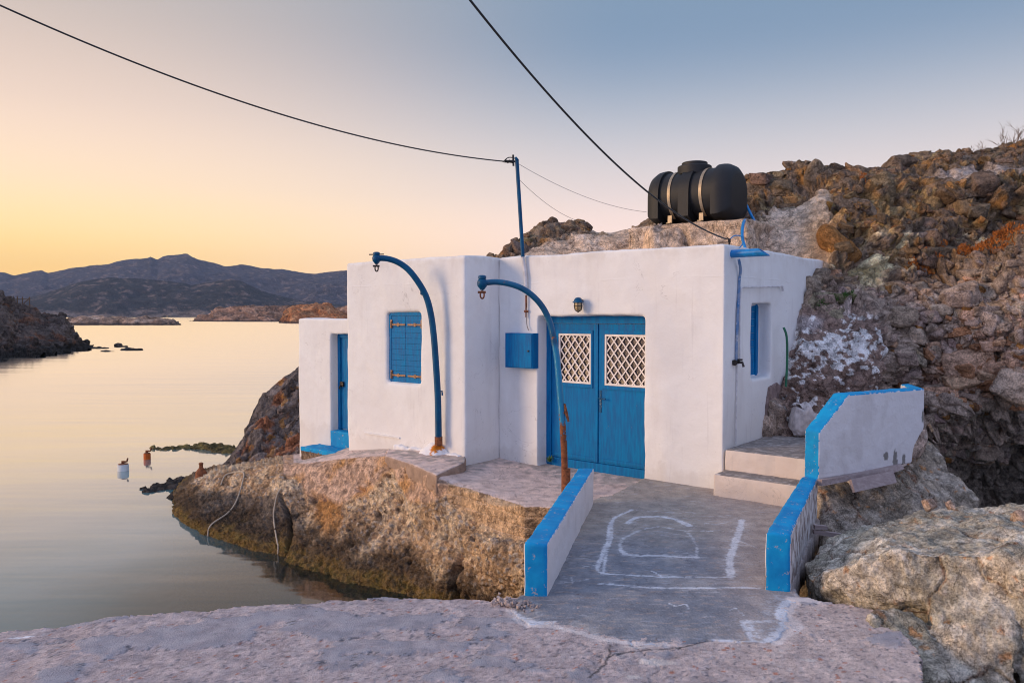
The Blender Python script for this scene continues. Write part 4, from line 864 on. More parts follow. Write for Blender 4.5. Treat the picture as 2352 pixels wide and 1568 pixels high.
# shuttered window of the wing
def planks(bm, x0, x1, z0, z1, y, t, n, horiz=True):
    for i in range(n):
        if horiz: a, b_ = z0 + (z1 - z0) * i / n, z0 + (z1 - z0) * (i + 1) / n; box(bm, (x0, y + random.uniform(0, .003), a + .0015), (x1, y + t, b_ - .0015))
        else: a, b_ = x0 + (x1 - x0) * i / n, x0 + (x1 - x0) * (i + 1) / n; box(bm, (a + .0015, y + random.uniform(0, .003), z0), (b_ - .0015, y + t, z1))
ym = (wx0 + wx1) / 2
b = bmesh.new(); box(b, (wx0 + .002, -.645, 1.022), (wx0 + .05, -.58, 2.048)); box(b, (wx0 + .05, -.645, 2.0), (wx1 - .002, -.58, 2.048)); win = obj('window_frame', b, M['blue_wood'], house, bev=.004)
for a, c, s in ((wx0 + .052, ym - .003, 0), (ym + .003, wx1 - .004, 1)):
    b = bmesh.new(); planks(b, a, c, 1.03, 1.998, -.64, .03, 12); sh = obj('shutter', b, M['blue_wood'], house, bev=.003)
    for z in (1.13, 1.87):
        b = bmesh.new(); xo = a if s == 0 else c; sg = 1 if s == 0 else -1
        box(b, *[tuple(v) for v in (np.minimum((xo + sg * .02, -.652, z - .012), (xo + sg * .30, -.641, z + .012)), np.maximum((xo + sg * .02, -.652, z - .012), (xo + sg * .30, -.641, z + .012)))])
        box(b, *[tuple(v) for v in (np.minimum((xo - sg * .01, -.656, z - .05), (xo + sg * .022, -.641, z + .07)), np.maximum((xo - sg * .01, -.656, z - .05), (xo + sg * .022, -.641, z + .07)))])
        box(b, *[tuple(v) for v in (np.minimum((xo + sg * .13, -.653, z - .024), (xo + sg * .17, -.642, z + .024)), np.maximum((xo + sg * .13, -.653, z - .024), (xo + sg * .17, -.642, z + .024)))])
        tube(b, [(xo + sg * .006, -.658, z - .05), (xo + sg * .006, -.658, z + .05)], .011, 8)
        obj('hinge', b, M['rust_light'], sh, bev=.002)
# side window
b = bmesh.new(); planks(b, .81, 1.43, 1.235, 2.145, 0, .03, 10)
for v in b.verts: v.co = Vector((-.185 + .0 - v.co.y, v.co.x, v.co.z))
shs = obj('shutter', b, M['blue_wood'], house, bev=.003)
b = bmesh.new(); box(b, (-.19, 1.36, 1.235), (-.165, 1.43, 2.145)); obj('shutter_stile', b, M['blue_wood'], shs, bev=.003)
# annex door with blue sill and step
b = bmesh.new(); planks(b, -6.66, -5.91, .11, 1.66, -.175, .03, 7, False); ad_ = obj('plank_door', b, M['blue_wood'], house, bev=.003)
b = bmesh.new(); box(b, (-6.722, -.20, .10), (-6.664, -.13, 1.695)); box(b, (-6.664, -.20, 1.64), (-5.91, -.13, 1.695)); obj('door_jamb', b, M['blue_wood'], house, bev=.004)
b = bmesh.new(); box(b, (-6.66, -.21, .82), (-6.58, -.177, .90)); tube(b, [(-6.66, -.205, .78), (-6.66, -.225, .80), (-6.62, -.225, .84)], .012, 8); obj('padlock', b, M['dark_iron'], ad_, bev=.004)
b = bmesh.new(); box(b, (-6.72, -.36, -.25), (-5.87, -.14, .10)); me = voxel(b, .015, 3); V = verts(me); V += norms(me) * (.006 * fbm(V / .12, 3, 3))[:, None]; set_verts(me, V); link('door_sill', me, M['blue_cap'], house)
b = bmesh.new(); box(b, (-7.05, -.72, -.62), (-5.87, -.34, -.16)); me = voxel(b, .018, 4); V = verts(me); Nn = norms(me); V += Nn * (.012 * fbm(V / .12, 5, 3))[:, None]; set_verts(me, V)
F = quads(me); top = V[F][:, :, 2].mean(1) + .02 * fbm(V[F].mean(1) / .06, 4, 3) > -.225
cs = mixc(np.repeat(np.array([(.22, .16, .11)]), len(V), 0), (.12, .09, .07), sstep(0, .3, fbm(V / .06, 8, 3)))
link('door_step', submesh('door_step', V, F, ~top, cs), M['quay'], house); link('step_top', submesh('step_top', V, F, top), M['blue_cap'], house)
# rain spout
def pt_side(x, y, off=0.0): return hplane(x, y, off, 'side')
s0 = pt_side(1681, 583, 0.0); b = bmesh.new(); L = .44; r = .046; sy, sz = s0.y, s0.z
prof = []
seg = 20; A, B_, A2, B2 = [], [], [], []
for k in range(seg):
    an = 2 * math.pi * k / seg; cy, cz = math.cos(an), math.sin(an)
    ln = L - .13 * (cz + 1) / 2
    A.append(b.verts.new((-.02, sy + r * cy, sz + r * cz))); B_.append(b.verts.new((ln, sy + r * cy, sz + r * cz)))
    A2.append(b.verts.new((-.02, sy + (r - .008) * cy, sz + (r - .008) * cz))); B2.append(b.verts.new((ln, sy + (r - .008) * cy, sz + (r - .008) * cz)))
for k in range(seg):
    j = (k + 1) % seg
    b.faces.new((A[k], A[j], B_[j], B_[k])); b.faces.new((A2[k], B2[k], B2[j], A2[j])); b.faces.new((B_[k], B_[j], B2[j], B2[k])); b.faces.new((A[j], A[k], A2[k], A2[j]))
obj('rain_spout', b, M['blue_pipe'], house, smooth=True)
# lump of plaster at the davit foot and along the wing's base; a thin plaster ledge
b = bmesh.new(); lathe(b, [(.22, -.1), (.22, 0), (.18, .08), (.12, .15), (.065, .21)], 20, Matrix.Translation((-4.0 + .12, -.74, .02)) @ Matrix.Scale(1.35, 4, (1, 0, 0)))
box(b, (-4.72, -.76, -.1), (-3.42, -.68, .12)); me = voxel(b, .018, 8); V = verts(me); Nn = norms(me); V += Nn * (.022 * fbm(V / .09, 3, 4) + .03 * fbm(V / .3, 6, 3))[:, None]; set_verts(me, V)
dvp = hplane(1006, 1012, -.82); dist = np.hypot(V[:, 0] - dvp.x + .03, (V[:, 2] - .16))
cw = mixc(np.repeat(np.array([(.80, .785, .775)]), len(V), 0), (.62, .20, .015), sstep(.75, .95, np.exp(-((V[:, 0] - dvp.x + .35 * (dvp.z - V[:, 2])) / .075) ** 2 - ((V[:, 2] - dvp.z + .06) / .14) ** 2) + .5 * fbm(V / .04, 9, 4) + .38))
set_col(me, cw); k = MB('stained plaster'); M['stain'] = k.out(k.attr().outputs[0], .92, k.bump(k.noise(40, 4), .5, .01)); link('plaster_foot', me, M['stain'], house)
q0, q1 = hplane(838, 993, -.70), hplane(918, 1007, -.70); b = bmesh.new(); box(b, (q0.x, -.715, q0.z - .012), (q1.x, -.68, q0.z + .008)); obj('plaster_ledge', b, M['white'], house, bev=.005)

# ------------------------------------------------------------------ fittings on and around the house
def to_obj_local(o, p): return p
# wall lamp
pl = hplane(1338, 700, 0.0); lw = HL(pl.x, -.10, 0); lw.z = pl.z
lamp = thing('wall_lamp', 'small blue capped bulkhead lamp with wire cage above the double door', 'lamp', lw, HR)
b = bmesh.new(); lathe(b, [(.012, .095), (.035, .088), (.052, .066), (.058, .045), (.072, .038), (.074, .028), (.060, .024), (.02, .024)], 24); obj('lamp_cap', b, M['blue_metal'], lamp, True)
b = bmesh.new(); lathe(b, [(.045, .022), (.047, -.02), (.043, -.055), (.030, -.075), (.008, -.083)], 20); obj('glass_jar', b, M['lamp_glass'], lamp, True)
b = bmesh.new()
for k in range(6):
    a = k * math.pi / 3; tube(b, [(.053 * math.cos(a), .053 * math.sin(a), .024), (.054 * math.cos(a), .054 * math.sin(a), -.03), (.045 * math.cos(a), .045 * math.sin(a), -.068), (.004 * math.cos(a), .004 * math.sin(a), -.094)], .0042, 6)
tube(b, [(.054 * math.cos(k * math.pi / 10), .054 * math.sin(k * math.pi / 10), -.015) for k in range(21)], .004, 6, False); obj('wire_cage', b, M['dark_iron'], lamp, True)
b = bmesh.new(); tube(b, [(0, 0, .06), (.0, .06, .055), (0, .115, .05)], .018, 10); lathe(b, [(.036, 0), (.036, .02)], 16, Matrix.Translation((0, .105, .05)) @ Matrix.Rotation(-math.pi / 2, 4, 'X')); obj('bracket', b, M['dark_iron'], lamp, True)
# meter box
bx0, bx1 = hplane(1159, 800, -.13).x, hplane(1222, 800, -.13).x; bz1, bz0 = hplane(1190, 765, -.13).z, hplane(1190, 845, -.13).z
box_t = thing('meter_box', 'square blue metal meter cabinet on the white wall left of the double door', 'cabinet', HL(bx0, 0, bz0), HR); bw, bh = bx1 - bx0, bz1 - bz0
b = bmesh.new(); box(b, (0, -.115, 0), (bw, .012, bh)); obj('cabinet_body', b, M['blue_door'], box_t, bev=.006)
b = bmesh.new(); box(b, (.012, -.130, .012), (bw - .012, -.1155, bh - .012)); dr = obj('cabinet_door', b, M['blue_door'], box_t, bev=.004)
b = bmesh.new(); lathe(b, [(.013, 0), (.013, .014), (.006, .018)], 12, Matrix.Translation((bw - .06, -.130, bh * .5)) @ Matrix.Rotation(math.pi / 2, 4, 'X')); obj('lock', b, M['dark_iron'], dr, True)
# mast on the roof edge
mf = hplane(1206, 640, -.03); mt_ = at(1187, 366, HL(mf.x, -.03, 0).y)
mast = thing('service_mast', 'slim blue pipe mast on the front wall holding the overhead cable', 'mast', HL(mf.x, -.03, 0))
ml = lambda p: Vector(p) - mast.location
b = bmesh.new(); p2 = at(1201, 590, HL(mf.x, -.03, 0).y); tube(b, [ml(p2), ml(mt_)], .026, 12); tube(b, [ml(mt_) + Vector((-.015, 0, -.01)), ml(mt_) + Vector((.01, 0, .01))], .034, 10); obj('pole', b, M['davit_worn'] if False else M['blue_metal'], mast, True)
b = bmesh.new(); p3 = HL(mf.x + .02, -.032, 2.28); tube(b, [ml(p2), ml(HL(mf.x + .01, -.032, 2.55)), ml(p3)], .024, 12); obj('wall_pipe', b, M['white_pipe'], mast, True)
b = bmesh.new(); tube(b, [ml(p3), ml(HL(mf.x + .02, -.03, 1.98))], .012, 8); tube(b, [ml(HL(mf.x + .0, -.05, 2.06)), ml(HL(mf.x + .05, -.02, 2.06))], .016, 8); obj('rusty_stub', b, M['rust'], mast, True)
b = bmesh.new(); tube(b, spline([ml(HL(mf.x + .02, -.035, 2.2)), ml(HL(mf.x + .03, -.035, 2.0)), ml(HL(mf.x + .035, -.035, 1.88)), ml(HL(mf.x + .07, -.04, 1.80))], 6), .006, 6); obj('cable_tail', b, M['wire_thin'], mast, True)
ins = at(1160, 371, mt_.y)
b = bmesh.new(); tube(b, [ml(mt_) + Vector((-.02, 0, -.03)), ml(ins) + Vector((.10, 0, .0)), ml(ins)], [.012, .022, .012], 8)
for k in range(7): lathe(b, [(.014, -.008), (.026, 0), (.014, .008)], 8, Matrix.Translation(ml(ins) + Vector((.016 * k, 0, .004 * math.sin(k * 2)))) @ Matrix.Rotation(math.pi / 2, 4, 'Y'))
tube(b, spline([ml(ins) + Vector((-.03, 0, -.01)), ml(ins) + Vector((.04, 0, .05)), ml(ins) + Vector((.11, 0, .05)), ml(mt_) + Vector((-.05, 0, .01))], 6), .007, 6); tube(b, [ml(mt_) + Vector((-.05, 0, .06)), ml(mt_) + Vector((-.045, 0, -.09))], .014, 8)
obj('insulator', b, M['wire'], mast, True)
# overhead cables
def cable(name, label, a, c, sag, r, mat, n=60, cat='cable'):
    pts = []
    for i in range(n + 1):
        t = i / n; p = a.lerp(c, t); p.z -= sag * 4 * t * (1 - t); pts.append(p)
    b = bmesh.new(); tube(b, [p - a for p in pts], r, 6); o = obj(name, b, mat, None, True); o.location = a; return tag(o, label, cat)
cable('overhead_cable', 'long black cable sagging from the upper left sky to the mast head', ins, at(-420, -190, 6.2), .36, .0085, M['wire'])
rc = HL(-.10, .32, TOPZ + .09)
cable('overhead_cable', 'thick black cable descending steeply from the top of the sky to the roof corner', HL(*hplane(1668, 549, .3)), at(960, -155, 4.6), .30, .0085, M['wire'])
cable('guy_wire', 'thin grey wire from the mast head to the rocks beside the black tank', mt_ + Vector((.02, 0, -.06)), at(1485, 487, 13.2), .12, .003, M['wire_thin'], cat='wire')
cable('guy_wire', 'thin grey wire from halfway down the mast to the rocks behind the roof', at(1194, 414, mt_.y), at(1345, 512, 13.4), .10, .003, M['wire_thin'], cat='wire')
# cable anchor on the roof corner
an = hplane(1675, 552, .3); anchor = thing('cable_anchor', 'small iron hook with looped blue wire on the roof corner', 'hook', HL(an.x, an.y, TOPZ))
b = bmesh.new(); tube(b, [(0, 0, -.03), (0, 0, .07), (-.03, 0, .085)], .010, 8); tube(b, [(0, 0, .03), (.0, 0, .075)], .018, 8); obj('iron_hook', b, M['dark_iron'], anchor, True)
b = bmesh.new(); tube(b, spline([(0, 0, .06), (.06, 0, .11), (.14, 0, .10), (.16, 0, .03), (.12, 0, -.03)], 6), .007, 6); obj('wire_loop', b, M['blue_pipe'], anchor, True)
# water pipe with tap on the side wall
def SL(x, y, off=.02):
    p = hplane(x, y, off, 'side'); return HL(off, p.y, p.z)
tap0 = SL(1693, 835); tapt = thing('water_pipe', 'thin blue and white water pipe with tap on the shaded side wall', 'pipe', tap0)
tl = lambda p: p - tap0
b = bmesh.new(); tube(b, spline([tl(p) for p in (SL(1697, 596, .05), SL(1701, 620, .04), SL(1698, 645), SL(1696, 690), SL(1693, 760), SL(1691, 828))], 6), .017, 8); obj('supply_pipe', b, M['pipe_mottled'], tapt, True)
b = bmesh.new(); tube(b, spline([tl(p) for p in (SL(1699, 830, .025), SL(1699, 740, .025), SL(1701, 670, .025), SL(1706, 660, .03), SL(1730, 659, .05), SL(1792, 658, .05))], 6), .012, 8); tube(b, [tl(SL(1790, 658, .03)), tl(SL(1797, 658, .03)), tl(SL(1798, 668, .03))], .015, 8); obj('shower_arm', b, M['white_pipe'], tapt, True)
b = bmesh.new(); tube(b, spline([tl(p) for p in (SL(1693, 836), SL(1692, 900), SL(1691, 960), SL(1690, 1018))], 5), .009, 8); obj('drain_pipe', b, M['white_pipe'], tapt, True)
b = bmesh.new(); p = tl(SL(1692, 832, .03))
tube(b, [p + UY * -.05, p + UY * .06], .020, 10); tube(b, [p, p + UX * .07, p + UX * .085 + Vector((0, 0, -.05))], .015, 8); lathe(b, [(.034, -.008), (.034, .008)], 12, Matrix.Translation(p + UY * -.06) @ Matrix.Rotation(HR, 4, 'Z') @ Matrix.Rotation(math.pi / 2, 4, 'X')); lathe(b, [(.03, -.01), (.03, .012)], 12, Matrix.Translation(p + UX * .04 + Vector((0, 0, .03)))); obj('tap', b, M['dark_iron'], tapt, True)
# green hose hanging where wall meets rock
b = bmesh.new(); hp = [SL(1800, 752, .10), SL(1807, 775, .14), SL(1808, 830, .14), SL(1805, 888, .13)]; o0 = hp[0]
tube(b, [p - o0 for p in spline(hp, 8)], .016, 8); o = obj('garden_hose', b, M['green'], None, True); o.location = o0; tag(o, 'short green hose hanging where the white side wall meets the rock', 'hose')

# ------------------------------------------------------------------ water tank
tb = at(1597, 516, 12.35); TZ = tb.z
tank = thing('water_tank', 'black horizontal plastic water tank held by two steel straps on the ledge above the roof', 'tank', (tb.x, tb.y, TZ), HR)
def tank_sec(bm, x0, x1, rad, zc, bot, dome=0.0, seg=36, flat=True):
    """U-shaped slice: round above, straight sides below"""
    def ring(x, k=1.0, inset=0.0):
        vs_ = []
        for i in range(seg):
            a = -math.pi / 2 + 2 * math.pi * i / seg; y, z = math.cos(a) * rad * k, math.sin(a) * rad * k
            if flat and z < 0: y = math.copysign(min(rad * k, abs(math.cos(a)) * rad * k * 1.6), math.cos(a)) if abs(math.cos(a)) > 1e-6 else 0; z = max(z * 1.08, -(zc - bot))
            vs_.append(bm.verts.new((x, y, zc + z)))
        return vs_
    rs = []
    if dome < 0:
        for t in (0.0, .18, .45, .8, 1.0): rs.append(ring(x0 + dome * math.cos(t * math.pi / 2), .62 + .38 * math.sin(t * math.pi / 2)))
    else: rs.append(ring(x0))
    if dome > 0:
        for t in (1.0, .8, .45, .18, 0.0): rs.append(ring(x1 + dome * math.cos(t * math.pi / 2), .62 + .38 * math.sin(t * math.pi / 2)))
    else: rs.append(ring(x1))
    for a, c in zip(rs[:-1], rs[1:]):
        for i in range(seg): bm.faces.new((a[i], a[(i + 1) % seg], c[(i + 1) % seg], c[i]))
    bm.faces.new(rs[0][::-1]); bm.faces.new(rs[-1])
b = bmesh.new(); TR = .445; ZC = .46
tank_sec(b, -.50, .52, TR - .04, ZC, .03, flat=False)
tank_sec(b, -.50, -.44, TR, ZC, 0, dome=-.20); tank_sec(b, .46, .52, TR + .004, ZC, 0, dome=.22); tank_sec(b, -.09, .09, TR - .004, ZC, 0); 
obj('tank_body', b, M['tank'], tank, True)
b = bmesh.new(); lathe(b, [(.27, .80), (.27, .925), (.26, .935), (.24, .935)], 28, Matrix.Translation((-.02, 0, 0))); nk = obj('tank_neck', b, M['tank'], tank, True)
b = bmesh.new(); lathe(b, [(.205, .935), (.205, .985), (.195, .995), (.06, 1.0)], 28, Matrix.Translation((-.02, 0, 0))); obj('tank_lid', b, M['tank'], nk, True)
for xs_ in (-.27, .27):
    b = bmesh.new(); hw = .024; ring = []
    for i in range(41):
        a = R(-62) + R(304) * i / 40; rr = TR - .034; y, z = math.cos(a) * rr, math.sin(a) * rr
        if a < R(-40) or a > R(220): z = z
        ring.append([b.verts.new((xs_ - hw, y * s, ZC + z * s)) for s in (1.0, 1.012)] + [b.verts.new((xs_ + hw, y * s, ZC + z * s)) for s in (1.012, 1.0)])
    for p, q in zip(ring[:-1], ring[1:]):
        for k in range(4): b.faces.new((p[k], p[(k + 1) % 4], q[(k + 1) % 4], q[k]))
    st = obj('strap', b, M['steel'], tank, True)
    b = bmesh.new(); box(b, (xs_ - .035, -.36, .0), (xs_ + .035, -.33, .13)); box(b, (xs_ - .035, -.42, 0), (xs_ + .035, -.33, .012)); obj('strap_bracket', b, M['steel'], st, bev=.004)
# ledge under the tank
b = bmesh.new(); box(b, (-1.0, -.47, -.5), (1.05, .9, -.004)); me = voxel(b, .03, 4); V = verts(me); V += norms(me) * (.02 * fbm(V / .3, 3, 4) + .10 * sstep(-.05, -.16, V[:, 2]) * (fbm(V / .35, 13, 4) - .1))[:, None]
set_verts(me, V); set_col(me, mixc(np.repeat(np.array([(.50, .375, .27)]), len(V), 0), (.58, .46, .36), sstep(-.1, .3, fbm(V / .3, 6, 4)))); o = link('concrete_ledge', me, M['rock']); o.location = (tb.x, tb.y, TZ - .012); o.rotation_euler = (0, 0, HR); tag(o, 'rough concrete ledge carrying the black water tank behind the roof', 'ledge')
# hose from the tank
hp = [at(1703, 440, 12.3), at(1712, 466, 12.2), at(1726, 495, 12.1), at(1732, 507, 11.95), at(1722, 509, 11.6), at(1711, 506, 11.4), at(1706, 520, 11.2), at(1705, 545, 11.1), at(1712, 572, 11.0)]
b = bmesh.new(); tube(b, [p - hp[0] for p in spline(hp, 8)], .022, 10); o = obj('tank_hose', b, M['blue_pipe'], None, True); o.location = hp[0]; tag(o, 'bright blue hose running from the black tank down to the roof', 'hose')

# ------------------------------------------------------------------ davits
def davit(label, path, Y, r, mat, pinned, z0):
    base = at(path[0][0], path[0][1], Y); root = thing('boat_davit', label, 'davit', (base.x, base.y, z0), group='curved blue boat davits')
    P = [at(x, y, Y) - root.location for x, y in path]
    if base.z > z0 + .02: P = [Vector((P[0].x, P[0].y, 0))] + P
    S = spline(P, 6); n = len(S)
    b = bmesh.new(); tube(b, S, [r * (1.04 - .12 * i / n) for i in range(n)], 14); obj('curved_arm', b, mat, root, True)
    e = S[-1]; b = bmesh.new()
    lathe(b, [(.0, -.085), (.02, -.08), (.035, -.06), (.055, -.035), (.06, 0), (.052, .03), (.04, .042), (.046, .048), (.046, .075), (.03, .085), (.0, .088)], 18, Matrix.Translation(e + Vector((-.03, 0, .0))))
    obj('head_knuckle', b, M['blue_metal'], root, True)
    if pinned:
        b = bmesh.new(); tube(b, [e + Vector((-.13, 0, .05)), e + Vector((.07, 0, .055))], .008, 8); obj('cross_pin', b, M['dark_iron'], root, True)
    b = bmesh.new(); c = e + Vector((-.03, 0, -.135)); tube(b, [c + Vector((0.022 * math.sin(k * math.pi / 8), 0, .042 * math.cos(k * math.pi / 8))) for k in range(17)], .009, 8, False); tube(b, [c + Vector((-.05, 0, .03)), c + Vector((.04, 0, .03))], .013, 8); obj('shackle', b, M['dark_iron'] if pinned else M['rust'], root, True)
    return root, S
p1 = [zd(x, y, 700, 600, 2.6127) for x, y in ((1036, 1330), (1034, 1150), (1030, 1000), (1018, 800), (1004, 620), (985, 480), (955, 370), (905, 278), (840, 195), (770, 145), (700, 122), (645, 119))]
d1, S1 = davit('taller blue davit curving over the shuttered window', p1, 10.36, .044, M['blue_metal'], True, at(*p1[0], 10.36).z)
b = bmesh.new(); q = at(*zd(930, 345, 700, 600, 2.6127), 10.36) - d1.location; lathe(b, [(.0, -.035), (.03, -.02), (.03, .02), (.0, .035)], 12, Matrix.Translation(q)); q2 = at(*zd(1058, 990, 700, 600, 2.6127), 10.36) - d1.location; obj('cleat', b, M['blue_metal'], d1, True); b = bmesh.new(); tube(b, [q2 + Vector((-.04, 0, .0)), q2 + Vector((.0, 0, .01)), q2 + Vector((.005, 0, -.05))], .012, 8); obj('hook', b, M['blue_metal'], d1, True)
b = bmesh.new(); tube(b, [Vector((0, 0, -.02)), Vector((0, 0, .10))], .054, 14); obj('rusty_foot', b, M['rust'], d1, True)
p2_ = [zd(x, y, 1150, 600, 2.4127) for x, y in ((632, 1500), (629, 1300), (618, 1100), (602, 900), (586, 720), (568, 610), (543, 500), (505, 415), (450, 347), (380, 295), (300, 265), (220, 253), (150, 258))]
d2, S2 = davit('shorter blue davit rusting towards its foot, in front of the double door', p2_, 8.6, .036, M['davit_worn'], False, 0.0)
b = bmesh.new(); tube(b, [(.012, 0, 0), (.012, 0, .26)], .052, 14); obj('rusty_socket', b, M['rust'], d2, True)
b = bmesh.new(); q = [at(*zd(x, y, 1150, 600, 2.4127), 8.58) - d2.location for x, y in ((630, 985), (640, 1040), (655, 1095))]; tube(b, q, [.012, .020, .012], 8); tube(b, [q[1] + Vector((-.05, 0, 0)), q[1]], .012, 8); obj('cleat', b, M['rust'], d2, True)

# ------------------------------------------------------------------ parapets and steps
def painted_wall(name, label, bm, vox, topn, endf, seed, cat='parapet', peel=None):
    me = voxel(bm, vox, 3); V = verts(me); Nn = norms(me); V = V + Nn * (.006 * fbm(V / .15, seed, 4))[:, None]; set_verts(me, V); Nn = norms(me); F = quads(me)
    fc = V[F].mean(1); fn = Nn[F].mean(1); w = fbm(fc / .06, seed + 3, 3)
    w = w * 1.5 + .8 * fbm(fc / .025, seed + 4, 2); blue = (fn[:, 2] > topn + .16 * w) | endf(fc, fn, w)
    root = thing(name, label, cat, tuple(V.mean(0) * np.array([1, 1, 0])))
    col = mixc(np.repeat(np.array([(.66, .63, .625)]), len(V), 0), (.59, .555, .545), sstep(0, .5, fbm(V * np.array([1, 1, .6]) / .3, seed + 5, 5)))
    if peel is not None: col = peel(V, col)
    V = V - V.mean(0) * np.array([1, 1, 0])
    link('wall_face', submesh('wall_face', V, F, ~blue, col), M['stain'], root); link('coping', submesh('coping', V, F, blue), M['blue_cap'], root)
    return root
# left parapet of the bridge
A0, A1 = gp(1203, 1371), gp(1257, 1373); B0 = Vector((.70, 8.0, 0)); B1 = Vector((.87, 8.03, 0))
b = bmesh.new(); PH = .385; prism(b, [(A0.x, A0.y), (A1.x, A1.y), (B1.x, B1.y), (B0.x, B0.y)], -.12, PH, lambda a, c, z: Vector((a, c, z)))
painted_wall('bridge_parapet', 'low straight white parapet with blue top, left of the bridge', b, .014, .55, lambda fc, fn, w: (fn[:, 1] < -.6 + .1 * w) & (fc[:, 1] < A0.y + .12), 11)
# right parapet: low near run, then the tall run along the landing
G0, G1 = gp(1756, 1358), gp(1813, 1361); E0, E1 = Vector((2.80, 7.28, 0)), Vector((2.97, 7.30, 0))
b = bmesh.new(); prism(b, [(G0.x, G0.y), (G1.x, G1.y), (E1.x + .03, E1.y + .1), (E0.x + .03, E0.y + .1)], -.22, .43, lambda a, c, z: Vector((a, c, z)))
dr_ = Vector((.87, .49, 0)).normalized(); nr_ = Vector((-dr_.y, dr_.x, 0)); TW = .175; E = Vector((2.955, 7.27, 0))
prof = [(0, .43), (0, .40), (1.46, .44), (1.50, .62), (1.66, .79), (1.66, 1.225), (.42, 1.225), (.0, .88)]
prism(b, prof, 0, TW, lambda a, z, t: E + dr_ * a + nr_ * t + Vector((0, 0, z)))
c0 = E + dr_ * 1.50; prism(b, [(0, .79), (0, 1.225), (.66, 1.225), (.66, .79)], 0, .16, lambda a, z, t: c0 + Vector((.25, .968, 0)) * a + dr_ * t + Vector((0, 0, z - .002)))
def peel_r(V, c):
    lowr = ((V[:, 2] < .435) & (V[:, 1] < 7.32)).astype(float); f = fbm(V * np.array([1, 1, .35]) / .05, 301, 4); g = fbm(V / .25, 303, 3)
    c = mixc(c, (.27, .215, .20), lowr * sstep(.0, .12, f + .3 * g + .05)); a = (V - np.array(E)) @ np.array(dr_); z = V[:, 2]
    spot = np.exp(-(((a - 1.02) / .05) ** 2 + ((z - .56) / .05) ** 2)) + np.exp(-(((a - 1.18) / .055) ** 2 + ((z - .52) / .12) ** 2)) + .8 * np.exp(-(((a - 1.33) / .05) ** 2 + ((z - .50) / .08) ** 2)) + .9 * np.exp(-(((a - 1.64) / .03) ** 2 + ((z - .92) / .10) ** 2)) + .8 * np.exp(-((z - .42) / .025) ** 2) * (a > 0)
    return mixc(c, (.20, .185, .17), sstep(.55, .65, spot + .3 * fbm(V / .05, 305, 4)) * (V[:, 1] > 7.2))
rp = painted_wall('bridge_parapet', 'stepped white parapet with blue top and flaking paint, right of the bridge', b, .014, .42, lambda fc, fn, w: ((fn[:, 1] < -.6 + .1 * w) & (fc[:, 1] < G0.y + .12)) | ((np.abs(fn @ np.array(nr_)) < .6 + .1 * w) & (((fc - np.array(E)) @ np.array(dr_)) < .46) & (fc[:, 2] > .425) & (fc[:, 1] > 7.0)), 21, peel=peel_r)
# wooden formwork under the tall run, the loose board, splintered planks
def plank(name, label, pts, th, mat=M['wood'], seed=0):
    c = sum(pts, Vector()) / len(pts); nn = (pts[1] - pts[0]).cross(pts[-1] - pts[0]).normalized(); b = bmesh.new()
    A = [b.verts.new(p - c) for p in pts]; B = [b.verts.new(p - c + nn * th) for p in pts]; n = len(pts)
    b.faces.new(A); b.faces.new(B[::-1])
    for i in range(n): b.faces.new((A[i], B[i], B[(i + 1) % n], A[(i + 1) % n]))
    o = obj(name, b, mat, None, bev=.004); o.location = c; return tag(o, label, 'plank')
plank('formwork_board', 'long splintered board under the tall parapet wall', [at(1888, 1102, 7.22), at(1960, 1090, 7.45), at(2070, 1066, 7.85), at(2078, 1076, 7.85), at(2040, 1090, 7.7), at(1950, 1104, 7.4), at(1888, 1116, 7.22)], .05)
plank('loose_board', 'short nail stained board hanging below the tall parapet', [at(1955, 1100, 7.3), at(2052, 1080, 7.55), at(2060, 1108, 7.5), at(1964, 1130, 7.25)], .03)
for i, (q, lab) in enumerate((([(1872, 1206), (1900, 1208), (1902, 1216), (1872, 1215)], 'grey splintered plank end beside the right parapet, upper one of the pair'), ([(1870, 1217), (1935, 1226), (1934, 1236), (1870, 1226)], 'longer grey splintered plank by the right parapet, resting towards the big boulder'))):
    plank('broken_plank', lab, [at(x, y, 6.75) for x, y in q], .04)
# steps
steps = thing('entrance_steps', 'two pale painted cement steps rising to the side landing', 'steps', HO, HR)
def step_part(poly, z0, z1, seed):
    b = bmesh.new(); prism(b, poly, z0, z1, lambda a, c, z: Vector((a, c, z))); me = voxel(b, .016, 3); V = verts(me); V += norms(me) * (.006 * fbm(V / .15, seed, 4))[:, None]; set_verts(me, V); Nn = norms(me); F = quads(me)
    top = Nn[F].mean(1)[:, 2] > .5 + .1 * fbm(V[F].mean(1) / .05, seed, 2)
    n = fbm(V / .12, seed + 1, 4); c = mixc(np.repeat(np.array([(.25, .225, .205)]), len(V), 0), (.36, .32, .29), sstep(0, .4, n)); c = mixc(c, (.6, .56, .54), sstep(.42, .5, fbm(V * np.array([1, 1, 0]) / .05, seed + 2, 2)) * .7)
    r = link('riser', submesh('riser', V, F, ~top), M['riser'], steps); t = link('tread', submesh('tread', V, F, top, c), M['deck'], steps)
step_part([(.018, -.29), (1.22, -.29), (1.30, .02), (.018, .02)], -.1, .255, 3); step_part([(.02, 0), (1.38, 0), (1.70, .86), (1.76, 1.45), (.02, 1.45)], -.1, .485, 9)
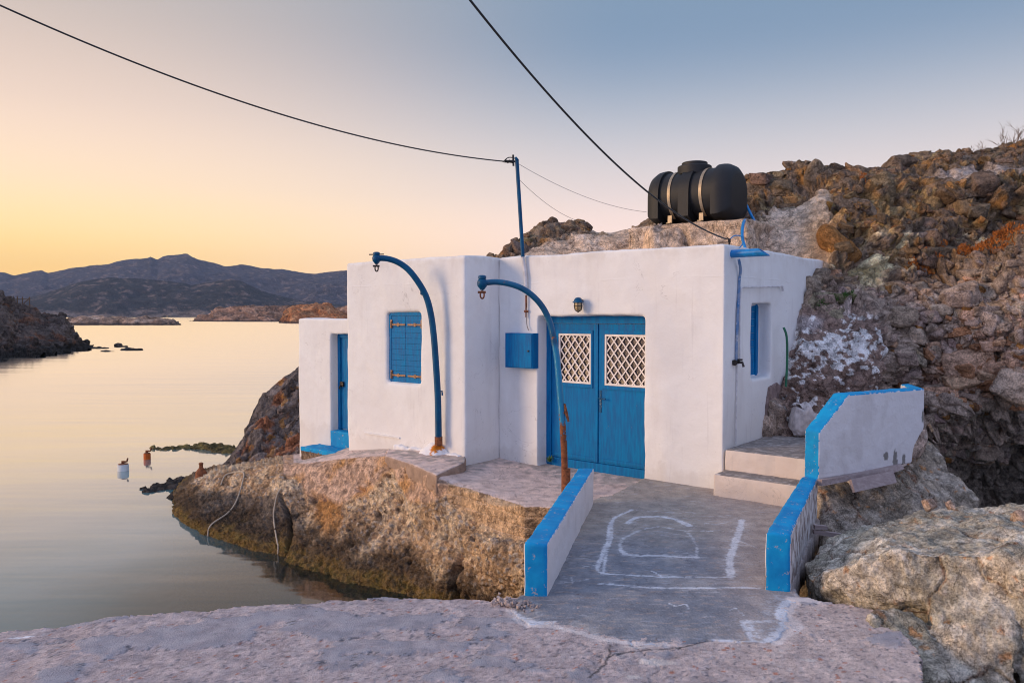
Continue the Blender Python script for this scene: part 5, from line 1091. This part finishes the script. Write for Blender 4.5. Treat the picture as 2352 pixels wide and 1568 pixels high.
# bare cement patch at the foot of the side wall
b = bmesh.new(); q = [hplane(x, y, .012, 'side') for x, y in ((1757, 1000), (1760, 930), (1766, 888), (1785, 878), (1794, 886), (1795, 1000))]
prism(b, [(p.y, p.z) for p in q], -.01, .022, lambda a, c, t: Vector((t, a, c))); me = voxel(b, .012, 2); V = verts(me); V += norms(me) * (.006 * fbm(V / .05, 2, 3))[:, None]; set_verts(me, V)
set_col(me, mixc(np.repeat(np.array([(.27, .20, .185)]), len(V), 0), (.20, .145, .13), sstep(0, .3, fbm(V / .1, 5, 4)))); link('bare_render', me, M['deck'], house)
# sack on the landing
sk0 = gp(1848, 1002, .485); bm_ = bmesh.new(); bmesh.ops.create_icosphere(bm_, subdivisions=5, radius=1); me = bpy.data.meshes.new('sack'); bm_.to_mesh(me); bm_.free(); V = verts(me)
sgn = np.sign(V); V = sgn * np.abs(V) ** .62; V = V * np.array([.17, .13, .20]); V[:, 0] *= 1 - .28 * sstep(0, .2, V[:, 2]); V[:, 2] += .19; V += (fbm(V / .1, 3, 4) * .02)[:, None] * norms(me) + .006 * np.stack([fbm(V * np.array([1, 1, .3]) / .03, 4, 2)] * 3, 1); V[:, 2] += .03 * np.sin(V[:, 0] * 40) * (V[:, 2] > .3); V[:, 2] = np.maximum(V[:, 2], 0)
set_verts(me, V); sack = thing('cement_sack', 'crumpled white sack standing on the landing by the flaking rock wall', 'sack', (sk0.x, sk0.y + .05, .487)); link('sack_body', me, M['sack'], sack)
b = bmesh.new(); bmesh.ops.create_grid(b, x_segments=40, y_segments=24, size=1); 
me = bpy.data.meshes.new('flap'); b.to_mesh(me); b.free(); V = verts(me); V = V * np.array([.14, .09, 0]); V[:, 2] = .375 + .05 * fbm(V / .06, 9, 3) + .02 * np.abs(V[:, 0]) / .1; V[:, 0] += .02; set_verts(me, V); link('torn_flap', me, M['sack'], sack)

# ------------------------------------------------------------------ boulders
def hull_rock(name, label, hulls, vox, smooth, disp, color, mat, cat='boulder', group=None):
    b = bmesh.new()
    for pts in hulls:
        t = bmesh.new(); vs_ = [t.verts.new(p) for p in pts]; r = bmesh.ops.convex_hull(t, input=vs_)
        bmesh.ops.delete(t, geom=[v for v in t.verts if not v.link_faces], context='VERTS'); m = bpy.data.meshes.new('h'); t.to_mesh(m); t.free(); b.from_mesh(m); bpy.data.meshes.remove(m)
    me = voxel(b, vox, smooth); V = verts(me); Nn = norms(me); V = V + Nn * disp(V)[:, None]; set_verts(me, V); set_col(me, color(V, norms(me)))
    c = V.mean(0); c[2] = V[:, 2].min(); set_verts(me, V - c); o = link(name, me, mat); o.location = tuple(c); return tag(o, label, cat, group)
def bd(seed, a=1.0):
    def f(V):
        f1, f2, vid, vv = vor(V / .07, seed); a1, a2, aid, av = vor(V / .30, seed + 5); peb = np.where(vid > .72, np.clip(1 - (f1 / .5) ** 2, 0, 1), 0); pit = np.where(aid > .8, np.exp(-(a1 / .22) ** 2), 0)
        ck = np.exp(-(np.abs(fbm(V / .9, seed + 12, 4)) / .018) ** 2); rd = np.clip(1 - np.abs(fbm(V / .22, seed + 14, 4)) * 2.2, 0, 1) ** 3
        return a * (.09 * fbm(V / .6, seed, 4) + .020 * fbm(V / .14, seed + 2, 4) + .012 * fbm(V / .035, seed + 3, 3) + .010 * peb - .035 * pit - .04 * ck - .010 * rd)
    return f
def bc(seed, base, hi, warm):
    def f(V, Nn):
        n = fbm(V / .5, seed, 4); m = fbm(V / .12, seed + 1, 4); f1, f2, vid, vv = vor(V / .07, seed)
        c = np.repeat(np.array([base]), len(V), 0); c = mixc(c, hi, sstep(-.1, .4, n + .4 * m)); c = mixc(c, [x * .55 for x in base], sstep(.1, .5, m - .3 * n) * .6)
        c = mixc(c, warm, sstep(.2, .6, .7 * n + .5 * fbm(V / .25, seed + 6, 3)) * .45); c = mixc(c, (.46, .20, .05), sstep(.52, .62, fbm(V / .1, seed + 8, 3)) * .6); c = mixc(c, (.50, .46, .40), sstep(.30, .45, fbm(V / .22, seed + 9, 4)) * .35); c = c * (1 + .22 * fbm(V / .03, seed + 10, 3))[:, None]
        ck = np.exp(-(np.abs(fbm(V / .9, seed + 12, 4)) / .022) ** 2); c = mixc(c, (.20, .095, .05), ck * .75)
        return mixc(c, (.48, .43, .37), np.where((vid > .86) & (f1 < .33), .7, 0) )
    return f
BB = [[at(1848, 1295, 5.9), at(1856, 1330, 5.6), at(1900, 1262, 6.3), at(1960, 1215, 6.7), at(2050, 1188, 6.9), at(2160, 1160, 7.0), at(2250, 1168, 6.9), at(2480, 1160, 6.6), at(2700, 1180, 6.0),
       at(1880, 1365, 5.5), at(1990, 1290, 5.2), at(2060, 1262, 5.1), at(2200, 1265, 4.9), at(2420, 1285, 4.6), at(2700, 1300, 4.6), Vector((2.4, 6.0, -1.1)), Vector((2.7, 5.5, -.75)), at(2050, 1400, 5.15), at(2180, 1400, 4.85), at(2420, 1420, 4.55), Vector((4.2, 4.5, -1.2)), Vector((5.6, 4.5, -1.2)), Vector((5.5, 6.5, -1.2)), Vector((3.0, 7.1, -1.2))],
      [at(2112, 1420, 4.95), at(2160, 1360, 4.92), at(2250, 1328, 4.82), at(2290, 1350, 4.75), at(2335, 1450, 4.55), at(2335, 1600, 4.4), at(2200, 1640, 4.5), at(2120, 1480, 4.75), at(2110, 1640, 4.7), at(2250, 1400, 5.4), at(2250, 1640, 5.3)],
      [at(2300, 1300, 4.75), at(2420, 1310, 4.5), at(2560, 1400, 4.3), at(2345, 1440, 4.62), at(2350, 1640, 4.45), at(2600, 1660, 4.2), at(2400, 1400, 5.4), at(2600, 1640, 5.3), at(2330, 1360, 4.8)]]
hull_rock('boulder', 'huge pale pitted boulder filling the lower right corner', BB, .0155, 4, bd(5), bc(5, (.34, .315, .25), (.55, .51, .43), (.46, .37, .25)), M['boulder'])
BM = [[at(1884, 1120, 7.6), at(1960, 1090, 7.9), at(2080, 1060, 8.2), at(2075, 1005, 8.6), at(2120, 1000, 8.7), at(2160, 1080, 8.4), at(2200, 1100, 8.2), at(2236, 1150, 8.0), at(2240, 1200, 7.8), at(2100, 1200, 7.5), at(1900, 1215, 7.3), at(1890, 1260, 7.1), Vector((2.9, 7.1, -.9)), Vector((4.6, 7.2, -1)), Vector((4.9, 8.5, -1)), Vector((3.0, 9.2, -.9)), Vector((3.2, 9.2, .40)), Vector((4.4, 9.2, .5))]]
hull_rock('boulder', 'grey brown boulder wedged beneath the tall parapet wall', BM, .018, 4, bd(15), bc(15, (.24, .205, .16), (.38, .335, .28), (.30, .235, .16)), M['boulder'])
BS = [[at(2000, 1402, 4.95), at(2085, 1395, 4.95), at(2120, 1425, 4.85), at(2150, 1520, 4.6), at(2160, 1600, 4.45), at(2060, 1640, 4.3), at(2010, 1500, 4.6), Vector((2.2, 4.9, -1.0)), Vector((2.75, 4.9, -1.0)), Vector((2.75, 3.9, -1.0)), Vector((2.3, 3.8, -.9)), Vector((2.5, 3.8, -.3))]]
hull_rock('boulder', 'small rounded boulder squeezed between the road edge and the huge boulder', BS, .015, 4, bd(25, .7), bc(25, (.26, .245, .19), (.42, .38, .31), (.38, .30, .19)), M['boulder'])
BT = [[at(2072, 1000, 8.15), at(2100, 985, 8.2), at(2128, 985, 8.25), at(2130, 1015, 8.2), at(2104, 1055, 8.1), at(2076, 1050, 8.05), at(2080, 1000, 8.5), at(2130, 1000, 8.6), at(2120, 1050, 8.5)]]
hull_rock('rubble_stone', 'pinkish mortared stone under the far end of the tall parapet', BT, .012, 4, bd(35, .25), bc(35, (.38, .29, .24), (.48, .39, .34), (.40, .27, .2)), M['boulder'], 'stone')
# stones lying on the big boulder
for i, (x, y, Yd, s, lab) in enumerate(((2135, 1160, 6.7, .07, 'pinkish pebble cluster on the crest of the huge boulder'), (2182, 1162, 6.7, .05, 'small pink stone on the crest of the huge boulder'), (2346, 1192, 5.8, .075, 'pale pink stone at the right edge of the huge boulder'))):
    p = at(x, y, Yd); pts = [p + Vector((random.gauss(0, 1), random.gauss(0, 1), random.gauss(0, .7))).normalized() * s * random.uniform(.8, 1.2) for _ in range(22)]
    hull_rock('loose_stone', lab, [pts], .008, 3, bd(40 + i, .12), bc(45 + i, (.42, .30, .23), (.52, .40, .32), (.42, .26, .18)), M['boulder'], 'stone')

# ------------------------------------------------------------------ moorings, reef and ropes in the water
def drum(label, x, y, r, h, mat):
    p = gp(x, y, WZ); t = thing('mooring_drum', label, 'mooring', (p.x, p.y, WZ)); b = bmesh.new(); lathe(b, [(r * .97, -.3), (r, 0), (r, h * .96), (r * .96, h), (r * .6, h + .004)], 28); obj('drum_body', b, mat, t, True)
    b = bmesh.new(); lathe(b, [(r * .9, h), (r * .86, h + .012), (r * .3, h + .018)], 20); obj('drum_top', b, M['rust'], t, True)
    b = bmesh.new(); tube(b, [(.0, 0, h), (.02, 0, h + .05), (.08, 0, h + .06), (.10, 0, h + .13)], .018, 8); tube(b, [(-.02, 0, h), (-.02, .0, h + .06), (.05, 0, h + .055)], .02, 8); obj('mooring_eye', b, M['rust'], t, True)
drum('white painted mooring drum with rusty eye standing in the shallows', 283, 1080, .11, .13, M['drum_white'])
drum('orange mooring drum with rusty eye standing in the shallows', 338, 1054, .075, .13, M['orange'])
def reef(name, label, spots, seed, col0, col1, cat='reef'):
    hs = []
    for x, y, w, d, h in spots:
        p = gp(x, y, WZ); hs.append([p + Vector((w * math.cos(a) * random.uniform(.7, 1.1), d * math.sin(a) * random.uniform(.7, 1.1), z)) for a in np.arange(0, 6.28, .7) for z in (-.35, h * random.uniform(.2, .7))] + [p + Vector((w * random.uniform(-.4, .4), 0, h)) for _ in range(3)])
    def dsp(V): d, i, e = rubble(V, .16, (1, 1, 1), seed, 1.1, .3, .7, .3); return d * .6 + .05 * fbm(V / .3, seed, 4)
    def cf(V, Nn): n = fbm(V / .2, seed, 4); return mixc(np.repeat(np.array([col0]), len(V), 0), col1, sstep(0, .3, n))
    return hull_rock(name, label, hs, .03, 2, dsp, cf, M['quay'], cat)
reef('weedy_reef', 'low olive weed covered reef breaking the surface behind the dark outcrop', [(372, 1030, .3, .2, .01), (400, 1030, .5, .25, .02), (440, 1027, .45, .25, .05), (475, 1029, .5, .25, .11), (510, 1031, .45, .25, .09), (535, 1036, .5, .3, .05)], 51, (.10, .08, .035), (.17, .14, .05))
reef('wet_reef', 'black wet stones at the waterline left of the dark outcrop', [(375, 1120, .3, .2, .05), (392, 1112, .22, .2, .09), (352, 1128, .2, .16, .02), (412, 1105, .25, .25, .10), (360, 1114, .16, .12, .03), (335, 1124, .2, .12, .0)], 53, (.035, .032, .03), (.07, .06, .055))
def far_skerry(spots, lab):
    hs = []
    for x, y, w, d, h in spots:
        p = gp(x, y, WZ); hs.append([p + Vector((w * math.cos(a) * random.uniform(.7, 1.1), d * math.sin(a) * random.uniform(.7, 1.1), z)) for a in np.arange(0, 6.28, .6) for z in (-.6, h * random.uniform(.2, .7))] + [p + Vector((w * random.uniform(-.4, .4), 0, h)) for _ in range(3)])
    return hull_rock('skerry', lab, hs, .09, 1, lambda V: .18 * fbm(V / .9, 4, 4), lambda V, Nn: mixc(np.repeat(np.array([(.05, .042, .036)]), len(V), 0), (.09, .07, .06), sstep(0, .3, fbm(V, 4, 3))), M['farrock'], 'reef')
sk_lab = ('humped dark skerry, the tallest off the left headland', 'long flat skerry farthest out from the left headland', 'low skerry awash close to the tip of the left headland', 'thin dark skerry awash nearest the viewer off the left headland')
for lab, sp in zip(sk_lab, ([(272, 796, .55, .5, .42), (282, 797, .7, .5, .16)], [(300, 804, 1.1, .6, .22)], [(226, 800, 1.1, .7, .16)], [(250, 807, .8, .5, .10)])): far_skerry(sp, lab)
def ropeobj(label, pts, r):
    P = spline(pts, 10); a = P[0]; b = bmesh.new(); tube(b, [p - a for p in P], r, 8); o = obj('mooring_rope', b, M['rope'], None, True); o.location = a; return tag(o, label, 'rope')
def zr(x, y): return zd(x, y, 400, 900, 2.6133)
QPX, QPY = to_px(QV)
def on_quay(x, y, lift):
    k = np.argmin((QPX - x) ** 2 + (QPY - y) ** 2); return Vector(QV[k] + np.array([0, -.6, .5]) * lift)
def laid(path, lift, dip):
    P = [on_quay(*zr(x, y), lift) for x, y in path]; P = [(P[max(i - 1, 0)] + P[i] * 2 + P[min(i + 1, len(P) - 1)]) / 4 for i in range(len(P))]; return P + [P[-1] + Vector((0, -.05, -dip))]
ropeobj('pale rope looped over the low rock shelf and dropping into the water', laid([(400, 830), (410, 790), (425, 760), (445, 745), (470, 738), (510, 733), (555, 728), (552, 755), (545, 790), (533, 830), (520, 870), (507, 912), (490, 950), (468, 984), (440, 1010), (410, 1028), (380, 1045), (350, 1062), (330, 1085), (320, 1112), (315, 1140), (314, 1180)], .03, .35), .012)
ropeobj('pale rope hanging straight down the quay rock into the water', laid([(800, 838), (782, 852), (770, 870), (758, 915), (748, 960), (745, 1000), (745, 1040), (750, 1080), (755, 1120), (763, 1160), (770, 1200), (775, 1240)], .03, .35), .011)
# iron bollard on the dark rock
p = at(462, 1086, 13.55); bo = thing('iron_bollard', 'small rusty iron mooring post on the tip of the dark rocks', 'bollard', p)
b = bmesh.new(); lathe(b, [(.10, -.15), (.10, 0), (.075, .05), (.035, .10), (.032, .15), (.042, .165), (.036, .185), (.01, .195)], 16); obj('post', b, M['rust'], bo, True)
# old sign of a fence on the headland
b = bmesh.new(); a0 = at(30, 706, 73.5)
for x in (31, 40, 52, 68): q = at(x, 700 if x < 45 else 702, 73.5) - a0; tube(b, [q + Vector((0, 0, -.5)), q + Vector((0, 0, .85))], .05, 6)
tube(b, [at(30, 686, 73.5) - a0, at(70, 687, 73.5) - a0], .03, 6); tube(b, [at(52, 700, 73.5) - a0, at(68, 684, 73.5) - a0], .04, 6); o = obj('wire_fence', b, M['twig']); o.location = a0; tag(o, 'tiny sagging fence on top of the left headland', 'fence')

# ------------------------------------------------------------------ plants
def shrub(label, x, y, Y, h, w, n, cat='shrub'):
    p = at(x, y, Y); rs = random.Random(int(x)); b = bmesh.new()
    def grow(q, d, L, r, depth):
        pts = [q]
        for k in range(4): d = (d + Vector((rs.gauss(0, .14), rs.gauss(0, .14), rs.gauss(.03, .08)))).normalized(); pts.append(pts[-1] + d * L / 4)
        tube(b, pts, [r * (1 - .15 * i) for i in range(5)], 5)
        if depth:
            for k in range(3): grow(pts[rs.randint(2, 4)], (d + Vector((rs.gauss(0, .5), rs.gauss(0, .4), rs.gauss(.1, .3)))).normalized(), L * .55, r * .6, depth - 1)
    for k in range(n): grow(Vector((rs.uniform(-w, w) * .4, rs.uniform(-.15, .15), -.15)), Vector((rs.uniform(-.7, .7), rs.uniform(-.3, .3), 1)).normalized(), h * rs.uniform(.5, .8), .007, 2)
    o = obj('dry_shrub', b, M['twig']); o.location = p; tag(o, label, cat)
shrub('bare twiggy shrub at the right end of the cliff top skyline', 2338, 345, 13.4, .55, .5, 13)
shrub('sparse dry shrub on the cliff top, left of the bigger shrub', 2232, 352, 13.4, .26, .35, 7)
# orange succulent mats on the cliff ledges
def scrub(name, mat, spots, n, size, label):
    w = sum(a * blob(CPX, CPY, x, y, rx, ry) for x, y, rx, ry, a in spots); w = np.where(w > .25, w, 0) * (CN[:, 2] > -.2); w /= w.sum(); ids = rng.choice(len(CV), n, p=w); Vs, Fs = [], []
    for i in ids:
        p = CV[i] + CN[i] * .01 + rng.normal(0, .012, 3); d = CN[i] * .6 + np.array([0, 0, .9]) + rng.normal(0, .5, 3); d /= np.linalg.norm(d); s = np.cross(d, rng.normal(0, 1, 3)); s /= np.linalg.norm(s) + 1e-9; L = size * rng.uniform(.6, 1.4)
        k = len(Vs); Vs += [p - s * L * .16, p + s * L * .16, p + d * L + s * L * .1, p + d * L - s * L * .1]; Fs.append((k, k + 1, k + 2, k + 3))
    o = link(name, arr_mesh(name, Vs, Fs), mat, smooth=False); tag(o, label, None, None, 'stuff')
scrub('orange_scrub', M['scrub'], [(2310, 572, 60, 14, 1), (2195, 580, 45, 8, .8), (2112, 618, 28, 7, .9), (2150, 598, 25, 6, .7), (1985, 405, 10, 6, .8), (2260, 590, 40, 6, .5)], 4600, .034, 'rusty orange succulent mats on the cliff ledges')
scrub('green_moss', M['green_leaf'], [(1905, 704, 28, 4, 1), (1942, 699, 16, 4, .9)], 700, .03, 'green moss cushions on the rock above the flaking wall')
wd = HL(DX0 + .12, .10, .012); rs = random.Random(3); b = bmesh.new()
for k in range(26):
    a = rs.uniform(0, 6.28); L = rs.uniform(.04, .12); d = Vector((math.cos(a) * .5, math.sin(a) * .5, rs.uniform(.4, 1.2))).normalized(); s = d.cross(Vector((0, 0, 1))).normalized() * .008
    q = Vector((rs.uniform(-.03, .03), rs.uniform(-.03, .03), 0)); vs_ = [b.verts.new(x) for x in (q - s * .4, q + s * .4, q + d * L * .6 + s, q + d * L, q + d * L * .6 - s)]; b.faces.new(vs_)
o = obj('weed', b, M['green_leaf']); o.location = wd; tag(o, 'small weed growing at the left foot of the double door', 'weed')

# ------------------------------------------------------------------ sea air: far hills fade to blue
def m_haze():
    m = bpy.data.materials.new('haze'); m.use_nodes = True; t = m.node_tree; t.nodes.clear(); o = t.nodes.new('ShaderNodeOutputMaterial'); v = t.nodes.new('ShaderNodeVolumePrincipled')
    v.inputs['Color'].default_value = (.55, .68, .95, 1); v.inputs['Density'].default_value = HAZE; v.inputs['Anisotropy'].default_value = 0.0; t.links.new(v.outputs[0], o.inputs['Volume']); return m
HAZE = 6.5e-5
b = bmesh.new(); box(b, (-4600, -45, -5.4), (4600, 4300, 330)); tag(obj('haze', b, m_haze()), kind='stuff')

# ------------------------------------------------------------------ crumbled mortar by the foot of the left parapet
rg = np.random.default_rng(11); Vs, Fs, k = [], [], 0
for _ in range(150):
    t = rg.uniform(); c0 = gp(1140 + 95 * t + rg.normal(0, 8), 1383 + 16 * t + rg.normal(0, 5)); sz = .006 + .022 * rg.uniform() ** 2.5; P, Fq = PC[rg.integers(12)]
    q = (P * rg.uniform(.6, 1.2, 3) * sz) @ rot_mat(rg, 10).T + np.array(c0) + np.array([0, 0, .012 + sz * .3]); Vs.append(q); Fs.append(Fq + k); k += len(q)
Vs = np.concatenate(Vs); me = arr_mesh('mortar_rubble', Vs, np.concatenate(Fs), mixc(np.repeat(np.array([(.46, .36, .31)]), len(Vs), 0), (.30, .25, .24), sstep(0, .2, fbm(Vs / .04, 3, 2)))); tag(link('mortar_rubble', me, M['deck']), 'crumbled mortar at the foot of the left parapet', None, None, 'stuff')
